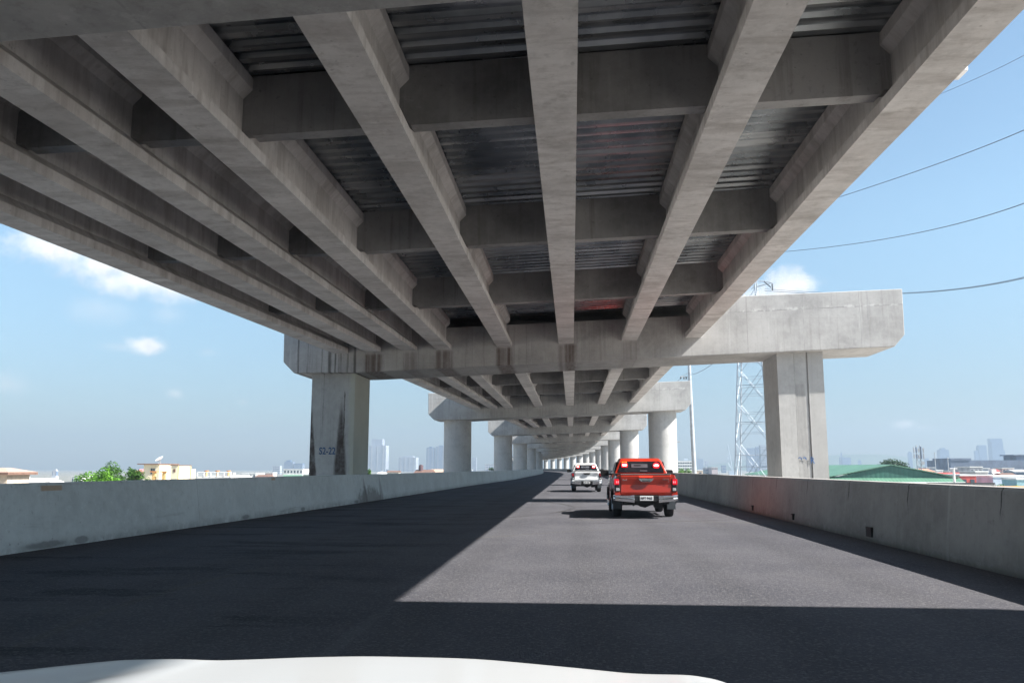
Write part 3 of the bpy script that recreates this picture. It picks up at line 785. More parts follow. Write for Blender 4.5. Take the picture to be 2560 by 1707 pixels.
# ------------------------------------------------------------------ the white car the picture is taken from: its bonnet
def own_car():
    t = empty('car', (-0.42, 0.0, 0.006), 'white car bonnet along the bottom edge, vehicle the picture is taken from', 'car')
    pts = [(-90, 1688), (0, 1680), (298, 1648), (442, 1646), (544, 1650), (640, 1647), (765, 1642), (918, 1639), (1190, 1645), (1445, 1669), (1560, 1681), (1615, 1684), (1726, 1686), (1790, 1697), (1860, 1722)]
    edge = []
    for px, py in pts:
        Ye = 1.8
        for _ in range(6):
            q = at(px, py, Ye); u = (q.x + .42) / .80
            Ye = 1.80 - .22 * u * u
        edge.append(at(px, py, Ye) - Vector((-0.42, 0, 0.006)))
    def dens(E_, k=6):
        out = []
        for a_, b_ in zip(E_, E_[1:]): out += [a_.lerp(b_, j / k) for j in range(k)]
        return out + [E_[-1]]
    edge = dens(edge)
    for _ in range(3): edge = [edge[0]] + [(edge[i - 1] + edge[i] * 2 + edge[i + 1]) / 4 for i in range(1, len(edge) - 1)] + [edge[-1]]
    mb = MB(); rings = []
    for back in (1.35, 1.0, .7, .45, .25, .12, .05, 0.015):
        ring = []
        for e in edge:
            u = e.x / .80
            rise = back * 0.11 + .02 * (1 - math.exp(-back * 6)) * 0
            ridge = .010 * math.exp(-((e.x + .55 + .10 * back) / .045) ** 2) * min(1, back / .2) - .012 * math.exp(-((e.x + .42 + .10 * back) / .06) ** 2) * min(1, back / .2)
            ring.append((e.x * (1 + .03 * back), e.y - back, e.z + rise + ridge - .02 * max(0, abs(u) - .8)))
        rings.append(ring)
    for fwd, drop in ((0.0, 0.0), (.03, .012), (.06, .05), (.08, .11)):
        rings.append([(e.x, e.y + fwd, e.z - drop) for e in edge])
    mb.loft(rings, closed=False, smooth=True)
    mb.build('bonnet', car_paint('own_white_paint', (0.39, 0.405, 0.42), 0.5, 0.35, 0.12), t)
    mb = MB()
    low = edge
    mb.loft([[(e.x * 1.0, e.y + .085, e.z - .112) for e in low], [(e.x * 1.03, e.y + .13, .62) for e in low], [(e.x * 1.03, e.y + .13, .32) for e in low], [(e.x * .98, e.y + .02, .22) for e in low]], closed=False)
    mb.build('front_bumper', P_WHITE, t)
    for sg in (1, -1):
        k = edge[-1] if sg > 0 else edge[0]
        mb = MB(); mb.loft([[(k.x + sg * .01, k.y - d, k.z + d * .11 - .004) for d in (-.06, .3, .8, 1.35)], [(k.x + sg * .08, k.y - d, .72) for d in (-.06, .3, .8, 1.35)], [(k.x + sg * .06, k.y - d, .35) for d in (-.06, .3, .8, 1.35)]], closed=False)
        mb.build('fender', P_WHITE, t)
        mb = MB(); mb.cyl((k.x + sg * .07, .85, .34), 'x', .34, -.11, .11, 28); w = mb.build('wheel', M_RUB, t)
        mb = MB(); mb.cyl((k.x + sg * .07, .85, .34), 'x', .21, -.115, .115, 20); mb.build('rim', M_RIM, w)
own_car()

# ------------------------------------------------------------------ the city beyond the barriers
def facade(name, col, win=(0.10, 0.13, 0.17), fw=3.2, fh=3.3, ratio=0.6, rough=0.7):
    """painted wall with one row of windows a storey; pattern of far walls only"""
    m, nt, bs = new_mat(name)
    v, x, y, z = coords(nt)
    n = noise(nt, v, 0.08, 5); st = noise(nt, v, 0.6, 4, 0.6, (1, 1, 0.1))
    hx = (x + y).mod(fw) / fw; hz = z.mod(fh) / fh
    w = ((hx - 0.5).abs()).sm(ratio / 2 + .04, ratio / 2 - .04) * ((hz - 0.55).abs()).sm(0.30, 0.22)
    c = mixc(nt, n.sm(0.3, 0.7), [k * .88 for k in col], [k * 1.05 for k in col])
    c = mixc(nt, st.sm(0.55, 0.75) * 0.3, c, [k * .6 for k in col])
    c = mixc(nt, w, c, win)
    nt.links.new(c.k, bs.inputs['Base Color']); bs.inputs['Roughness'].default_value = rough
    return m
F_WHITE = facade('pale_tower_wall', (0.40, 0.43, 0.48), (0.12, 0.17, 0.25))
F_BLUE = facade('blue_glass_tower', (0.12, 0.18, 0.28), (0.06, 0.11, 0.21), ratio=.7, rough=.3)
F_GREY = facade('grey_tower_wall', (0.34, 0.35, 0.37), (0.12, 0.14, 0.18))
F_CREAM = facade('cream_block_wall', (0.55, 0.50, 0.40), (0.12, 0.12, 0.13), fw=4)
M_WALLW = plain('white_render', (0.66, 0.66, 0.64), 0.8, var=.15, scale=.6)
M_WALLG = plain('grey_render', (0.34, 0.35, 0.37), 0.85, var=.2, scale=.5)
M_YEL = plain('cream_yellow_render', (0.74, 0.66, 0.48), 0.8, var=.12, scale=.5)
M_YEL2 = plain('ochre_render', (0.60, 0.40, 0.16), 0.8, var=.12, scale=.5)
M_ORANGE = plain('terracotta_cap', (0.52, 0.22, 0.08), 0.7)
M_BROWN = plain('brown_roof', (0.17, 0.10, 0.075), 0.7, var=.2)
M_RED = plain('faded_red_sheet', (0.45, 0.07, 0.06), 0.6, var=.25, scale=.4)
M_PINK = plain('pink_roof_sheet', (0.60, 0.22, 0.24), 0.6, var=.2, scale=.4)
M_NAVY = plain('navy_sheet_wall', (0.02, 0.045, 0.085), 0.6, var=.3, scale=.5)
M_PANE = plain('window_glass', (0.05, 0.07, 0.09), 0.1)
M_PANEL = plain('pale_window', (0.55, 0.62, 0.62), 0.3)
M_STEELB = plain('pale_blue_steel', (0.42, 0.50, 0.58), 0.5, 0.2)
M_PBLUE = plain('pale_blue_render', (0.42, 0.50, 0.60), 0.8, var=.15, scale=.4)
M_TENT = plain('white_canvas', (0.80, 0.80, 0.80), 0.7)
def ribbed(name, col, period=0.6):
    m, nt, bs = new_mat(name)
    v, x, y, z = coords(nt)
    n = noise(nt, v, 0.25, 5)
    r = (x.mod(period) / period - 0.5).abs()
    c = mixc(nt, n.sm(0.3, 0.7), [k * .85 for k in col], [k * 1.1 for k in col])
    c = mixc(nt, r.sm(0.08, 0.02) * .45, c, [k * .5 for k in col])
    nt.links.new(c.k, bs.inputs['Base Color']); bs.inputs['Roughness'].default_value = .55
    bump(nt, bs, r, .5, .1)
    return m
M_GRN = ribbed('green_roof_sheet', (0.085, 0.20, 0.135)); M_GRND = ribbed('green_gable_sheet', (0.02, 0.105, 0.078), .8)

def geo(x0, x1, yt, Y):
    a = at(x0, yt, Y); b = at(x1, yt, Y)
    return a.x, b.x, a.z
def bld(name, label, cat, x0, x1, yt, Y, depth, mat, group=None):
    """a thing standing on the ground; returns it with its width and height"""
    a, b, z = geo(x0, x1, yt, Y)
    t = empty(name, ((a + b) / 2, Y, GZ), label, cat, group)
    return t, (b - a) / 2, z - GZ
M_BAND = plain('pale_floor_bands', (0.50, 0.52, 0.55), 0.8)
def tower(label, x0, x1, yt, Y, mat, depth=None, crown=None, fins=0, floors=True, spire=0):
    t, hw, H = bld('tower_block', label, 'tower', x0, x1, yt, Y, 0, mat, 'hazy skyline towers')
    d = depth or hw * 1.6
    mb = MB(); mb.box(-hw, hw, 0, d, 0, H); mb.build('wall', mat, t)
    if floors:
        mb = MB(); k = 1; fh = max(3.4, H / 34)
        while k * fh < H - 1:
            mb.box(-hw - .25, hw + .25, -.35, d + .2, k * fh - .35, k * fh + .35); k += 1
        mb.build('balcony_bands', M_BAND, t)
    for f in range(fins):
        u = -hw + 2 * hw * (f + .5) / fins
        mb = MB(); mb.box(u - hw * .05, u + hw * .05, -.8, 0, 0, H + 1.0); mb.build('pilaster', M_WALLG, t)
    if crown:
        c0, c1, ch = crown
        mb = MB(); mb.box(-hw + 2 * hw * c0, -hw + 2 * hw * c1, d * .15, d * .85, H + .002, H + ch); mb.build('crown', mat, t)
    if spire:
        mb = MB(); mb.tube([(0, d / 2, H), (0, d / 2, H + spire)], hw * .05 + .3, 5, r1=.1); mb.build('spire', M_WALLG, t)
    return t
tower('tall pale condominium tower with a stepped crown just right of the S2-22 column', 922, 965, 1113, 2500, F_WHITE, crown=(.12, .76, 19), fins=3)
tower('shorter pale apartment tower midway between the stained column and the next round column', 996, 1040, 1143, 2500, F_WHITE, crown=(.2, .8, 4), fins=4)
tower('left one of the twin blue slabs beside the round column', 1066, 1086, 1119, 2700, F_BLUE, crown=(.3, .7, 4), fins=2)
tower('right one of the twin blue slabs, touching the round column', 1089, 1114, 1116, 2700, F_BLUE, crown=(.3, .7, 4), fins=2)
tower('slender pale tower in the gap between the two left round columns', 1181, 1191, 1143, 2600, F_WHITE)
tower('small pale tower left of the stained S2-22 column, leftmost of its cluster', 682, 700, 1164, 1500, F_WHITE)
tower('bluish tower left of the stained column, above the green-based building', 710, 732, 1154, 2500, F_BLUE, crown=(.2, .7, 5))
tower('bluish slab partly behind the stained column cluster, right of its twin', 734, 756, 1158, 2500, F_BLUE)
tower('low hazy block just touching the left edge of the stained column', 758, 776, 1166, 2600, F_GREY)
tower('hazy slab right of the utility pole', 1744, 1758, 1147, 3200, F_BLUE)
tower('tiny white tower between the utility pole and the crane', 1764, 1769.5, 1156, 2200, F_WHITE, floors=False, crown=(-.4, 1.4, 3))
tower('pale hazy block left of the crane', 1804, 1815, 1163, 2000, F_BLUE)
tower('hazy blue tower seen through the lattice pylon', 1867, 1888, 1120, 2800, F_BLUE)
tower('grey-blue tower behind the pylon, next to the grooved column', 1889, 1901, 1117, 2300, F_BLUE)
tower('white tower with strong floor lines against the left edge of the grooved column', 1901, 1925, 1112, 1900, F_WHITE)
tower('hazy blue building with a thin spire on its left, nearest the 22R column', 2103, 2127, 1143, 3500, F_BLUE, floors=False, crown=(.1, .3, 3))
tower('thin needle tower left of the hazy blue building', 2101.5, 2104.5, 1130, 3500, F_BLUE, floors=False)
tower('small dim hazy tower above the green roof, left of the tree', 2146, 2153, 1150, 3600, F_BLUE, floors=False)
tower('small hazy tower above the tree, left of the antenna mast', 2271, 2280, 1131, 3600, F_BLUE, floors=False, crown=(.2, .8, 4))
tower('hazy tower with a pointed crown right of the antenna mast', 2349, 2372, 1124, 3400, F_BLUE, crown=(.25, .7, 7), floors=False, spire=14)
tower('lower hazy step of the paired towers near the right edge', 2437, 2446, 1126, 3400, F_BLUE, floors=False)
tower('middle hazy tower with slanting top near the right edge', 2446.5, 2466, 1114, 3400, F_BLUE, floors=False, crown=(.1, 1, 2.5))
tower('tallest hazy tower at the far right with overhanging top floors', 2479, 2507, 1104, 3200, F_BLUE, floors=False, crown=(-.05, 1.02, 12))
tower('low hazy wing at the foot of the tallest far right tower', 2505, 2512, 1125, 3300, F_BLUE, floors=False)
for k, (x0, x1, yt) in enumerate([(2313, 2322, 1145), (2323, 2331, 1152), (2337, 2348, 1154)]):
    tower(['hazy low tower directly right of the antenna mast', 'hazy low tower, second right of the antenna mast', 'wide hazy block behind the thin pole'][k], x0, x1, yt, 3300, F_BLUE, floors=False)
# far hills, faint
mb = MB(); ring = []
random.seed(4)
top = [(x, 8 + 8 * math.sin(x * .0093) + 70 * math.exp(-((x - 1250) / 500) ** 2)) for x in range(0, 3001, 60)]
mb.loft([[(x, 4000, 0) for x, h in top], [(x, 4120, max(8, h)) for x, h in top], [(x, 4300, 0) for x, h in top]], closed=False)
tag(mb.build('hills', plain('wooded_hills', (.06, .09, .05), .9, scale=.01), loc=(0, 0, GZ)), kind='structure')

# --- apartment block and low buildings between the round columns and the utility pole
def windows(t, mat, xs, zs, w, h, y, name='window', proud=.06):
    for z in zs:
        for x in xs:
            mb = MB(); mb.box(x - w / 2, x + w / 2, y - proud, y + .05, z - h / 2, z + h / 2); mb.build(name, mat, t)
t, hw, H = bld('apartment_block', 'pale apartment block with rows of windows between the round column and the utility pole', 'apartment block', 1692, 1731, 1152, 700, 0, None)
mb = MB(); mb.box(-hw, hw, 0, 14, 0, H); mb.build('wall', M_WALLW, t)
windows(t, M_PANE, [-hw + 1.6 + 1.9 * i for i in range(int(2 * hw / 1.9) - 0)][:6], [H - 1.6 - 2.3 * k for k in range(4)], 1.5, 1.0, 0)
mb = MB(); mb.box(0, 3.2, 4, 6, H + .9, H + 2.1); mb.box(.2, .35, 4.5, 4.7, H, H + 1); mb.box(2.8, 2.95, 4.5, 4.7, H, H + 1); mb.build('roof_sign', M_STEELB, t)
def hut(name, label, cat, x0, x1, yt, Y, wall, roof=None, depth=8, rh=1.2, over=.4, wins=0, wmat=None):
    t, hw, H = bld(name, label, cat, x0, x1, yt, Y, 0, None)
    wz = H - (rh if roof else 0)
    mb = MB(); mb.box(-hw, hw, 0, depth, 0, wz); mb.build('wall', wall, t)
    if roof:
        mb = MB(); mb.prism([(-over, wz + .004), (depth + over, wz + .004), (depth * .5, wz + rh)], 'x', -hw - over, hw + over); mb.build('roof', roof, t)
    else:
        mb = MB(); mb.box(-hw - .12, hw + .12, -.12, depth + .12, wz - .25, wz + .05); mb.build('parapet', M_WALLW, t)
    for k in range(wins):
        x = -hw + 2 * hw * (k + .5) / wins
        mb = MB(); mb.box(x - hw * .5 / wins, x + hw * .5 / wins, -.07, .05, wz - 2.2, wz - .9); mb.build('window', wmat or M_PANE, t)
    return t, hw, wz
hut('house', 'low beige flat-roofed house at the foot of the utility pole', 'house', 1720, 1757, 1174.5, 350, plain('beige_render', (.6, .48, .38), .8), wins=3)
hut('apartment_block', 'hazy grey low block between the pole and the crane, left half', 'apartment block', 1764, 1778, 1168.5, 900, F_GREY, depth=20)
hut('apartment_block', 'hazy pinkish low block between the pole and the crane, right half', 'apartment block', 1779, 1794, 1167.5, 880, plain('pinkish_render', (.48, .40, .40), .8), depth=20, wins=4)
# luffing crane
cx0 = at(1832, 1185, 900); cx1 = at(1819, 1109, 900)
t = empty('tower_crane', (cx0.x, 900, GZ), 'pale blue luffing crane with raised jib left of the lattice pylon', 'crane')
dx = cx1.x - cx0.x; dz = cx1.z - GZ
mb = MB(); mb.bar((0, 0, 8), (dx, 0, dz), .35); mb.bar((0, 1.6, 8), (dx, 0, dz), .35)
for k in range(9):
    q = k / 9; mb.bar((dx * q, 0, 8 + (dz - 8) * q), (dx * (q + .11), 1.6 * (1 - q), 8 + (dz - 8) * (q + .11)), .2)
mb.build('jib', M_STEELB, t)
mb = MB(); mb.bar((dx, 0, dz), (dx + .4, 0, dz - 14), .18); mb.box(dx - .3, dx + 1, -.5, .5, dz - 16.5, dz - 14); mb.build('hook_block', M_STEELB, t)
mb = MB(); mb.bar((0, 0, 8), (-4.5, 0, 16), .35); mb.bar((-4.5, 0, 16), (dx, 0, dz), .12); mb.build('mast_stay', M_STEELB, t)
mb = MB(); mb.box(-4, 3, -2, 2, 3.5, 8); mb.box(-3.5, 3.5, -3, 3, 0, 3.4); mb.build('cab_base', M_STEELB, t)

# --- right-hand roofs
def warehouse():
    Y = 150
    xl, xr, xk = at(2072, 1192, Y).x, at(2392, 1192, Y).x, at(2228, 1163, Y).x
    ze = at(2072, 1193.5, Y).z - GZ; zr = at(2228, 1162.5, Y).z - GZ
    t = empty('warehouse', (xk, Y, GZ), 'wide warehouse with green ribbed roof, green gable and navy wall behind the right barrier', 'warehouse')
    a, b = xl - xk, xr - xk
    L = 70
    mb = MB(); mb.box(a + .6, b - .6, .6, L - 1, 0, ze - .35); w = mb.build('wall', M_NAVY, t)
    mb = MB()
    mb.loft([[(a - .3, -.2, ze), (a - .3, -.2, ze + .15), (0, -.2, zr + .15), (0, -.2, zr)], [(a - .3, L, ze), (a - .3, L, ze + .15), (0, L, zr + .15), (0, L, zr)]], smooth=False)
    mb.loft([[(.003, -.2, zr), (.003, -.2, zr + .15), (b + .3, -.2, ze + .15), (b + .3, -.2, ze)], [(.003, L, zr), (.003, L, zr + .15), (b + .3, L, ze + .15), (b + .3, L, ze)]], smooth=False)
    mb.build('roof', M_GRN, t)
    mb = MB(); mb.prism([(a + .2, ze - .1), (b - .2, ze - .1), (0, zr - .03)], 'y', 0.1, .4); mb.build('gable', M_GRND, t)
    mb = MB(); mb.add([(a - .4, -1.6, ze - .72), (b + .6, -1.6, ze - .72), (b + .6, .05, ze - .06), (a - .4, .05, ze - .06), (a - .4, -1.6, ze - .78), (b + .6, -1.6, ze - .78), (b + .6, .05, ze - .14), (a - .4, .05, ze - .14)],
                     [(0, 1, 2, 3), (4, 5, 6, 7), (0, 1, 5, 4), (2, 3, 7, 6), (1, 2, 6, 5), (0, 3, 7, 4)]); mb.build('canopy', M_GRN, t)
    mb = MB(); mb.box(a - .4, b + .6, -1.72, -1.62, ze - .98, ze - .70); mb.build('white_fascia', M_TENT, t)
    for px, ww in ((2262, .5), (2275, .35), (2284, 1.0), (2290, .5), (2306, .7), (2313, .7), (2320, .5), (2210, 1.1), (2240, .9)):
        x = at(px, 1200, Y).x - xk
        mb = MB(); mb.box(x - ww / 2, x + ww / 2, .5, .65, ze - 2.1, ze - 1.2); mb.build('window', M_PANEL, t)
    mb = MB(); x = at(2345, 1200, Y).x - xk; mb.box(x - 1.2, x + 1.2, .45, .65, ze - 2.4, ze - 1.1); mb.build('red_panel', M_RED, t)
warehouse()
t, hw, H = bld('block_wall', 'low grey hollow-block wall with dark coping just over the right barrier', 'wall', 2322, 2484, 1206, 95, 0, None)
mb = MB(); mb.box(-hw, hw, 0, .25, 0, H - .15)
M_CHB = concrete('hollow_block', (0.36, 0.36, 0.38), .2, .3, form=.4)
mb.build('wall', M_CHB, t)
mb = MB(); mb.box(-hw - .1, hw + .1, -.12, .4, H - .15, H); mb.build('coping', plain('dark_coping', (.04, .045, .05), .8), t)
mb = MB(); mb.box(hw - .02, hw + .22, -.06, .31, 0, H - .16); mb.build('end_post', M_WALLG, t)
t, hw, H = bld('vent_pipe', 'white pipe with a tee top standing in front of the red roofs', 'pipe', 2381, 2386, 1170, 120, 0, None)
mb = MB(); mb.tube([(0, 0, 0), (0, 0, H)], .15, 10); mb.build('pipe', M_WALLW, t)
mb = MB(); mb.tube([(-.5, 0, H - .1), (.5, 0, H - .1)], .13, 8); mb.build('tee_cap', M_WALLG, t)
hut('shed', 'long faded red sheet-roofed shed behind the green warehouse', 'shed', 2358, 2438, 1181, 210, M_RED, M_RED, depth=14, rh=1.6, wins=3)
hut('shed', 'small red wall building right of the white pipe, with dark opening', 'shed', 2400, 2440, 1186, 170, M_RED, None, depth=8, wins=2)
t, hw, H = bld('commercial_building', 'long dull blue-grey flat building across the background at the far right', 'building', 2376, 2640, 1150, 620, 0, None)
M_SLATE = plain('slate_blue_wall', (.11, .14, .20), .8, var=.25, scale=.15)
mb = MB(); mb.box(-hw, hw, 0, 40, 0, H); mb.build('wall', M_SLATE, t)
mb = MB(); mb.box(-hw, -hw + 14, -.5, 30, H + .003, H + 1.4); mb.build('roof_step', M_SLATE, t)
mb = MB(); mb.box(-hw + 46, -hw + 70, 2, 20, H + .003, H + 3.2); mb.box(-hw + 44, -hw + 72, 1, 21, H + 3.2, H + 3.9); mb.build('roof_room', M_SLATE, t)
hut('house', 'grey two-storey house with a dark flat roof in front of the long building', 'house', 2425, 2456, 1166, 260, M_WALLG, None, depth=10, wins=3)
hut('house', 'pale concrete house with small windows right of the red sheds', 'house', 2438, 2470, 1177, 200, plain('pale_concrete_render', (.48, .46, .44), .8), None, depth=8, wins=3)
t, hw, wz = hut('house', 'white-roofed house with roof clutter below the long blue-grey building', 'house', 2474, 2518, 1180, 230, plain('dim_render', (.35, .33, .31), .8), plain('white_roof_sheet', (.7, .7, .7), .6), depth=10, rh=1.2, wins=2)
mb = MB(); mb.box(-hw * .3, hw * .2, 2, 4, wz + 1.0, wz + 2.0); mb.build('roof_tank', M_WALLW, t)
hut('house', 'pale blue plain wall building at the right edge', 'house', 2482, 2620, 1189, 170, M_PBLUE, None, depth=14, wins=0)
hut('house', 'small turquoise box in front of the pale blue wall at the right edge', 'house', 2541, 2575, 1195, 150, plain('turquoise_render', (.25, .42, .46), .8), None, depth=5)
hut('shed', 'small orange tiled roof at the right edge just over the barrier', 'shed', 2532, 2610, 1216, 75, M_ORANGE, M_ORANGE, depth=5, rh=.7)
hut('house', 'narrow white house between the antenna mast and the long grey building', 'house', 2340, 2357, 1174, 300, M_WALLW, None, depth=8, wins=2)
hut('shed', 'low rusty roof at the foot of the antenna mast', 'shed', 2285, 2335, 1171, 215, plain('rust_wall', (.42, .25, .18), .8), plain('rusty_roof', (.45, .22, .15), .7, var=.3, scale=.4), depth=10, rh=.8)
def cell_mast():
    Y = 210; b = at(2299, 1172, Y); top = at(2299, 1113, Y).z
    t = empty('cell_mast', (b.x, Y, GZ), 'telecom mast with clustered panel antennas above the green roof', 'antenna mast')
    H = top - GZ
    mb = MB()
    for sx in (-.42, .42): mb.tube([(sx * 1.6, 0, 0), (sx, 0, H)], .13, 8)
    k = 0
    while k < H - 2: mb.bar((-.42, 0, k), (.42, 0, k + 1.4), .07); mb.bar((.42, 0, k), (-.42, 0, k + 1.4), .07); k += 1.4
    mb.build('mast_pole', M_GALV, t)
    random.seed(3)
    for lv, n in ((H - 1.0, 5), (H - 2.6, 5)):
        mb = MB(); mb.tube([(-1.15, 0, lv), (1.15, 0, lv)], .05, 6); mb.tube([(-.9, .6, lv), (.9, .6, lv)], .05, 6); mb.build('antenna_arm', M_GALV, t)
        for i in range(n):
            x = -1.1 + 2.2 * i / (n - 1)
            mb = MB(); mb.box(x - .13, x + .13, -.28, -.10, lv - .62 + random.uniform(-.25, .2), lv + .55 + random.uniform(-.3, .3)); mb.build('panel_antenna', M_SLATE if i % 2 else M_WALLG, t, .03)
    mb = MB(); mb.cyl((.75, -.3, H - 4.2), 'y', .42, -.12, .12, 18); mb.build('microwave_dish', M_WALLG, t)
cell_mast()
for px, yt, Y, lab in ((2336, 1130, 330, 'thin bare pole between the antenna mast and the pointed tower'), (2369, 1143, 280, 'thin dark pole at the left end of the long grey building')):
    b = at(px, yt, Y); t = empty('bare_pole', (b.x, Y, GZ), lab, 'pole')
    mb = MB(); mb.tube([(0, 0, 0), (0, 0, b.z - GZ)], .22, 8, r1=.12); mb.build('pole_shaft', M_GALV, t)
    mb = MB(); mb.tube([(0, 0, b.z - GZ - .6), (0, -.6, b.z - GZ - .3)], .08, 6); mb.build('bracket', M_GALV, t)

# --- lattice pylon
def pylon():
    Y = 170; c = at(1890, 1170, Y)
    t = empty('lattice_pylon', (c.x, Y, GZ), 'tall white lattice power pylon partly hidden by the grooved column', 'pylon')
    def r(z): # radius to a corner at height z above the road
        return 5.0 - 3.0 * z / 39.6 - (.0 if z < 39.6 else -.004 * (z - 39.6)) if z < 39.6 else max(.9, 2.0 - (z - 39.6) * .055)
    al = R(25); ang = [al, al + R(90), al + R(180), al + R(270)]
    def cn(k, z): return Vector((r(z) * math.cos(ang[k % 4]), r(z) * math.sin(ang[k % 4]), z - GZ))
    zs = [GZ, -3.5, 1.8, 6.3, 10.4, 14.2, 17.7, 21.0, 24.1, 27.0, 29.7, 32.3, 34.8, 37.2, 39.6, 42, 44.5, 47, 49.5, 52, 55, 58, 61]
    for k in range(4):
        mb = MB()
        mb.tube([cn(k, z) for z in zs], .13, 4, smooth=False); mb.build('leg', M_PYL, t)
    for k in range(4):
        mb = MB()
        for i in range(len(zs) - 1):
            a0, a1, b0, b1 = cn(k, zs[i]), cn(k, zs[i + 1]), cn(k + 1, zs[i]), cn(k + 1, zs[i + 1])
            mid0 = (a0 + b0) / 2; mid1 = (a1 + b1) / 2
            if i % 2: mb.bar(a0, mid1, .07); mb.bar(b0, mid1, .07); mb.bar(a1, b1, .08)
            else: mb.bar(mid0, a1, .07); mb.bar(mid0, b1, .07)
            if zs[i] < 26:
                q = a0.lerp(a1, .5); mb.bar(q, (q + (a0.lerp(mid1, .5) if i % 2 else mid0.lerp(a1, .5))) / 2 + (b0 - a0) * .04, .05)
                q2 = b0.lerp(b1, .5); mb.bar(q2, mid0.lerp(mid1, .5), .05); mb.bar(q, mid0.lerp(mid1, .5), .05)
        mb.build('bracing', M_PYL, t)
    for z, L in ((38.2, 4.6), (46, 5.0), (54, 4.2)):
        for sg in (1, -1):
            mb = MB(); tip = Vector((sg * L, -sg * .8, z - GZ + .3))
            for k in range(4): mb.bar(Vector((sg * .6, 0, z - GZ + (1.2 if k < 2 else -.6))) + Vector((0, (-.7, .7)[k % 2], 0)), tip, .09)
            mb.build('crossarm', M_PYL, t)
            mb = MB()
            for j in range(7): mb.cyl((tip.x, tip.y, tip.z - .35 - j * .2), 'z', .16, 0, .1, 10)
            mb.build('insulator', M_DARK, t)
            if sg > 0:
                mb = MB()
                for j in range(7): mb.cyl((tip.x - .4 - j * .22, tip.y - j * .1, tip.z - .9 + j * .16), 'x', .17, 0, .1, 10)
                mb.build('insulator', M_DARK, t)
M_PYL = plain('grey_galvanised_lattice', (0.33, 0.37, 0.42), 0.55, 0.2)
pylon()
def cable(label, pts, r=.035, grp='power lines'):
    P = [at(*p) for p in pts]
    o = P[0].copy(); out = []
    for i in range(49):
        t_ = i / 48
        out.append(P[0] * ((1 - t_) * (1 - 2 * t_)) + P[1] * (4 * t_ * (1 - t_)) + P[2] * (t_ * (2 * t_ - 1)) - o)
    mb = MB(); mb.tube(out, r, 6)
    t = mb.build('power_line', M_CABLE, loc=o); tag(t, label, 'power line', grp); return t
cable('lowest double power line at right, meeting the corner of the crossbeam', [(1912, 727, 165), (2258, 734, 120), (2660, 668, 75)], .04)
cable('close companion wire just above the lowest power line at right', [(1912, 722, 166), (2258, 732, 121), (2660, 664, 76)], .03)
cable('sagging power line at right, second from the bottom', [(1900, 634, 165), (2250, 591, 118), (2660, 468, 78)], .045)
cable('steeper power line at right, third from the bottom', [(1905, 553, 165), (2310, 422, 115), (2660, 276, 80)], .045)
cable('thin topmost wire at upper right by the light fitting', [(1905, 400, 165), (2340, 240, 112), (2660, 70, 80)], .025)
# --- utility pole
def utility_pole():
    Y = 92; b = at(1737.5, 1180, Y); tp = at(1724, 905, Y)
    t = empty('utility_pole', (b.x + .1, Y, GZ), 'tall tapered steel utility pole right of the round columns', 'utility pole')
    H = tp.z - GZ; lean = tp.x - b.x - .1 - .06
    M_POLE = plain('weathered_pole_steel', (0.42, 0.45, 0.48), .45, .3)
    mb = MB(); mb.tube([(0, 0, 0), (lean * .5, 0, H * .5), (lean, 0, H)], .30, 14, r1=.17); mb.build('pole_shaft', M_POLE, t)
    mb = MB()
    for k in (.42, .66, .85): mb.cyl((lean * k, 0, H * k), 'z', .33 - .13 * k, -.05, .05, 14)
    mb.build('joint_band', M_GALV, t)
    za = at(1715, 942, Y).z - GZ
    mb = MB(); mb.tube([(lean - .15, 0, za), (lean - 1.0, 0, za + .02)], .05, 6); mb.tube([(lean - .1, 0, za + .45), (lean - .9, 0, za + .05)], .03, 6); mb.tube([(lean - .15, 0, za - .28), (lean - .7, 0, za - .26)], .035, 6)
    mb.build('crossarm', M_GALV, t)
    for dx in (-.95, -.6, -.35):
        mb = MB(); mb.cyl((lean + dx, 0, za - .22), 'z', .06, 0, .2, 8); mb.build('insulator', M_DARK, t)
utility_pole()
cable('short wire curving up to the right from the utility pole crossarm', [(1726, 936, 92), (1752, 928, 84), (1800, 896, 74)], .02)
cable('thin wire leading up left from the utility pole crossarm', [(1704, 944, 92), (1660, 972, 120), (1600, 1000, 160)], .02)
t = empty('street_lamp', (at(1686, 1180, 106).x, 106, GZ), 'small street lamp head peeking out beside the right round column', 'street lamp')
z0 = at(1690, 1107, 106).z - GZ
mb = MB(); mb.tube([(0, 0, 0), (0, 0, z0), (.25, 0, z0 + .12), (.55, 0, z0 + .16)], .06, 8); mb.build('lamp_pole', M_GALV, t)
mb = MB(); mb.box(.45, .82, -.1, .1, z0 + .1, z0 + .2); mb.build('lamp_head', M_WALLG, t, .03)

# --- left-hand roofs
t, hw, H = bld('house', 'brown-roofed house with deep eaves at the far left edge', 'house', -60, 48, 1183, 60, 0, None)
t.location.x -= 0.9
mb = MB(); mb.box(-hw, hw, 0, 2.6, 0, H); mb.build('wall', plain('tan_render', (.50, .42, .33), .8), t)
mb = MB(); mb.box(-hw - .4, hw + .38, -.5, 3.0, H - .1, H + .09); mb.build('eave', M_BROWN, t)
mb = MB(); mb.loft([[(-hw - .4, -.5, H + .094), (hw + .38, -.5, H + .094), (hw + .38, 3.0, H + .094), (-hw - .4, 3.0, H + .094)], [(-hw, 1.0, H + .42), (hw - .9, 1.0, H + .42), (hw - .9, 1.6, H + .42), (-hw, 1.6, H + .42)]], smooth=False); mb.build('roof', plain('tan_roof_tiles', (.42, .30, .24), .7, scale=8), t)
mb = MB(); mb.box(-hw * .2, hw * .60, -.06, .04, H - .95, H - .30); mb.build('window', plain('maroon_shutter', (.10, .025, .03), .6), t)
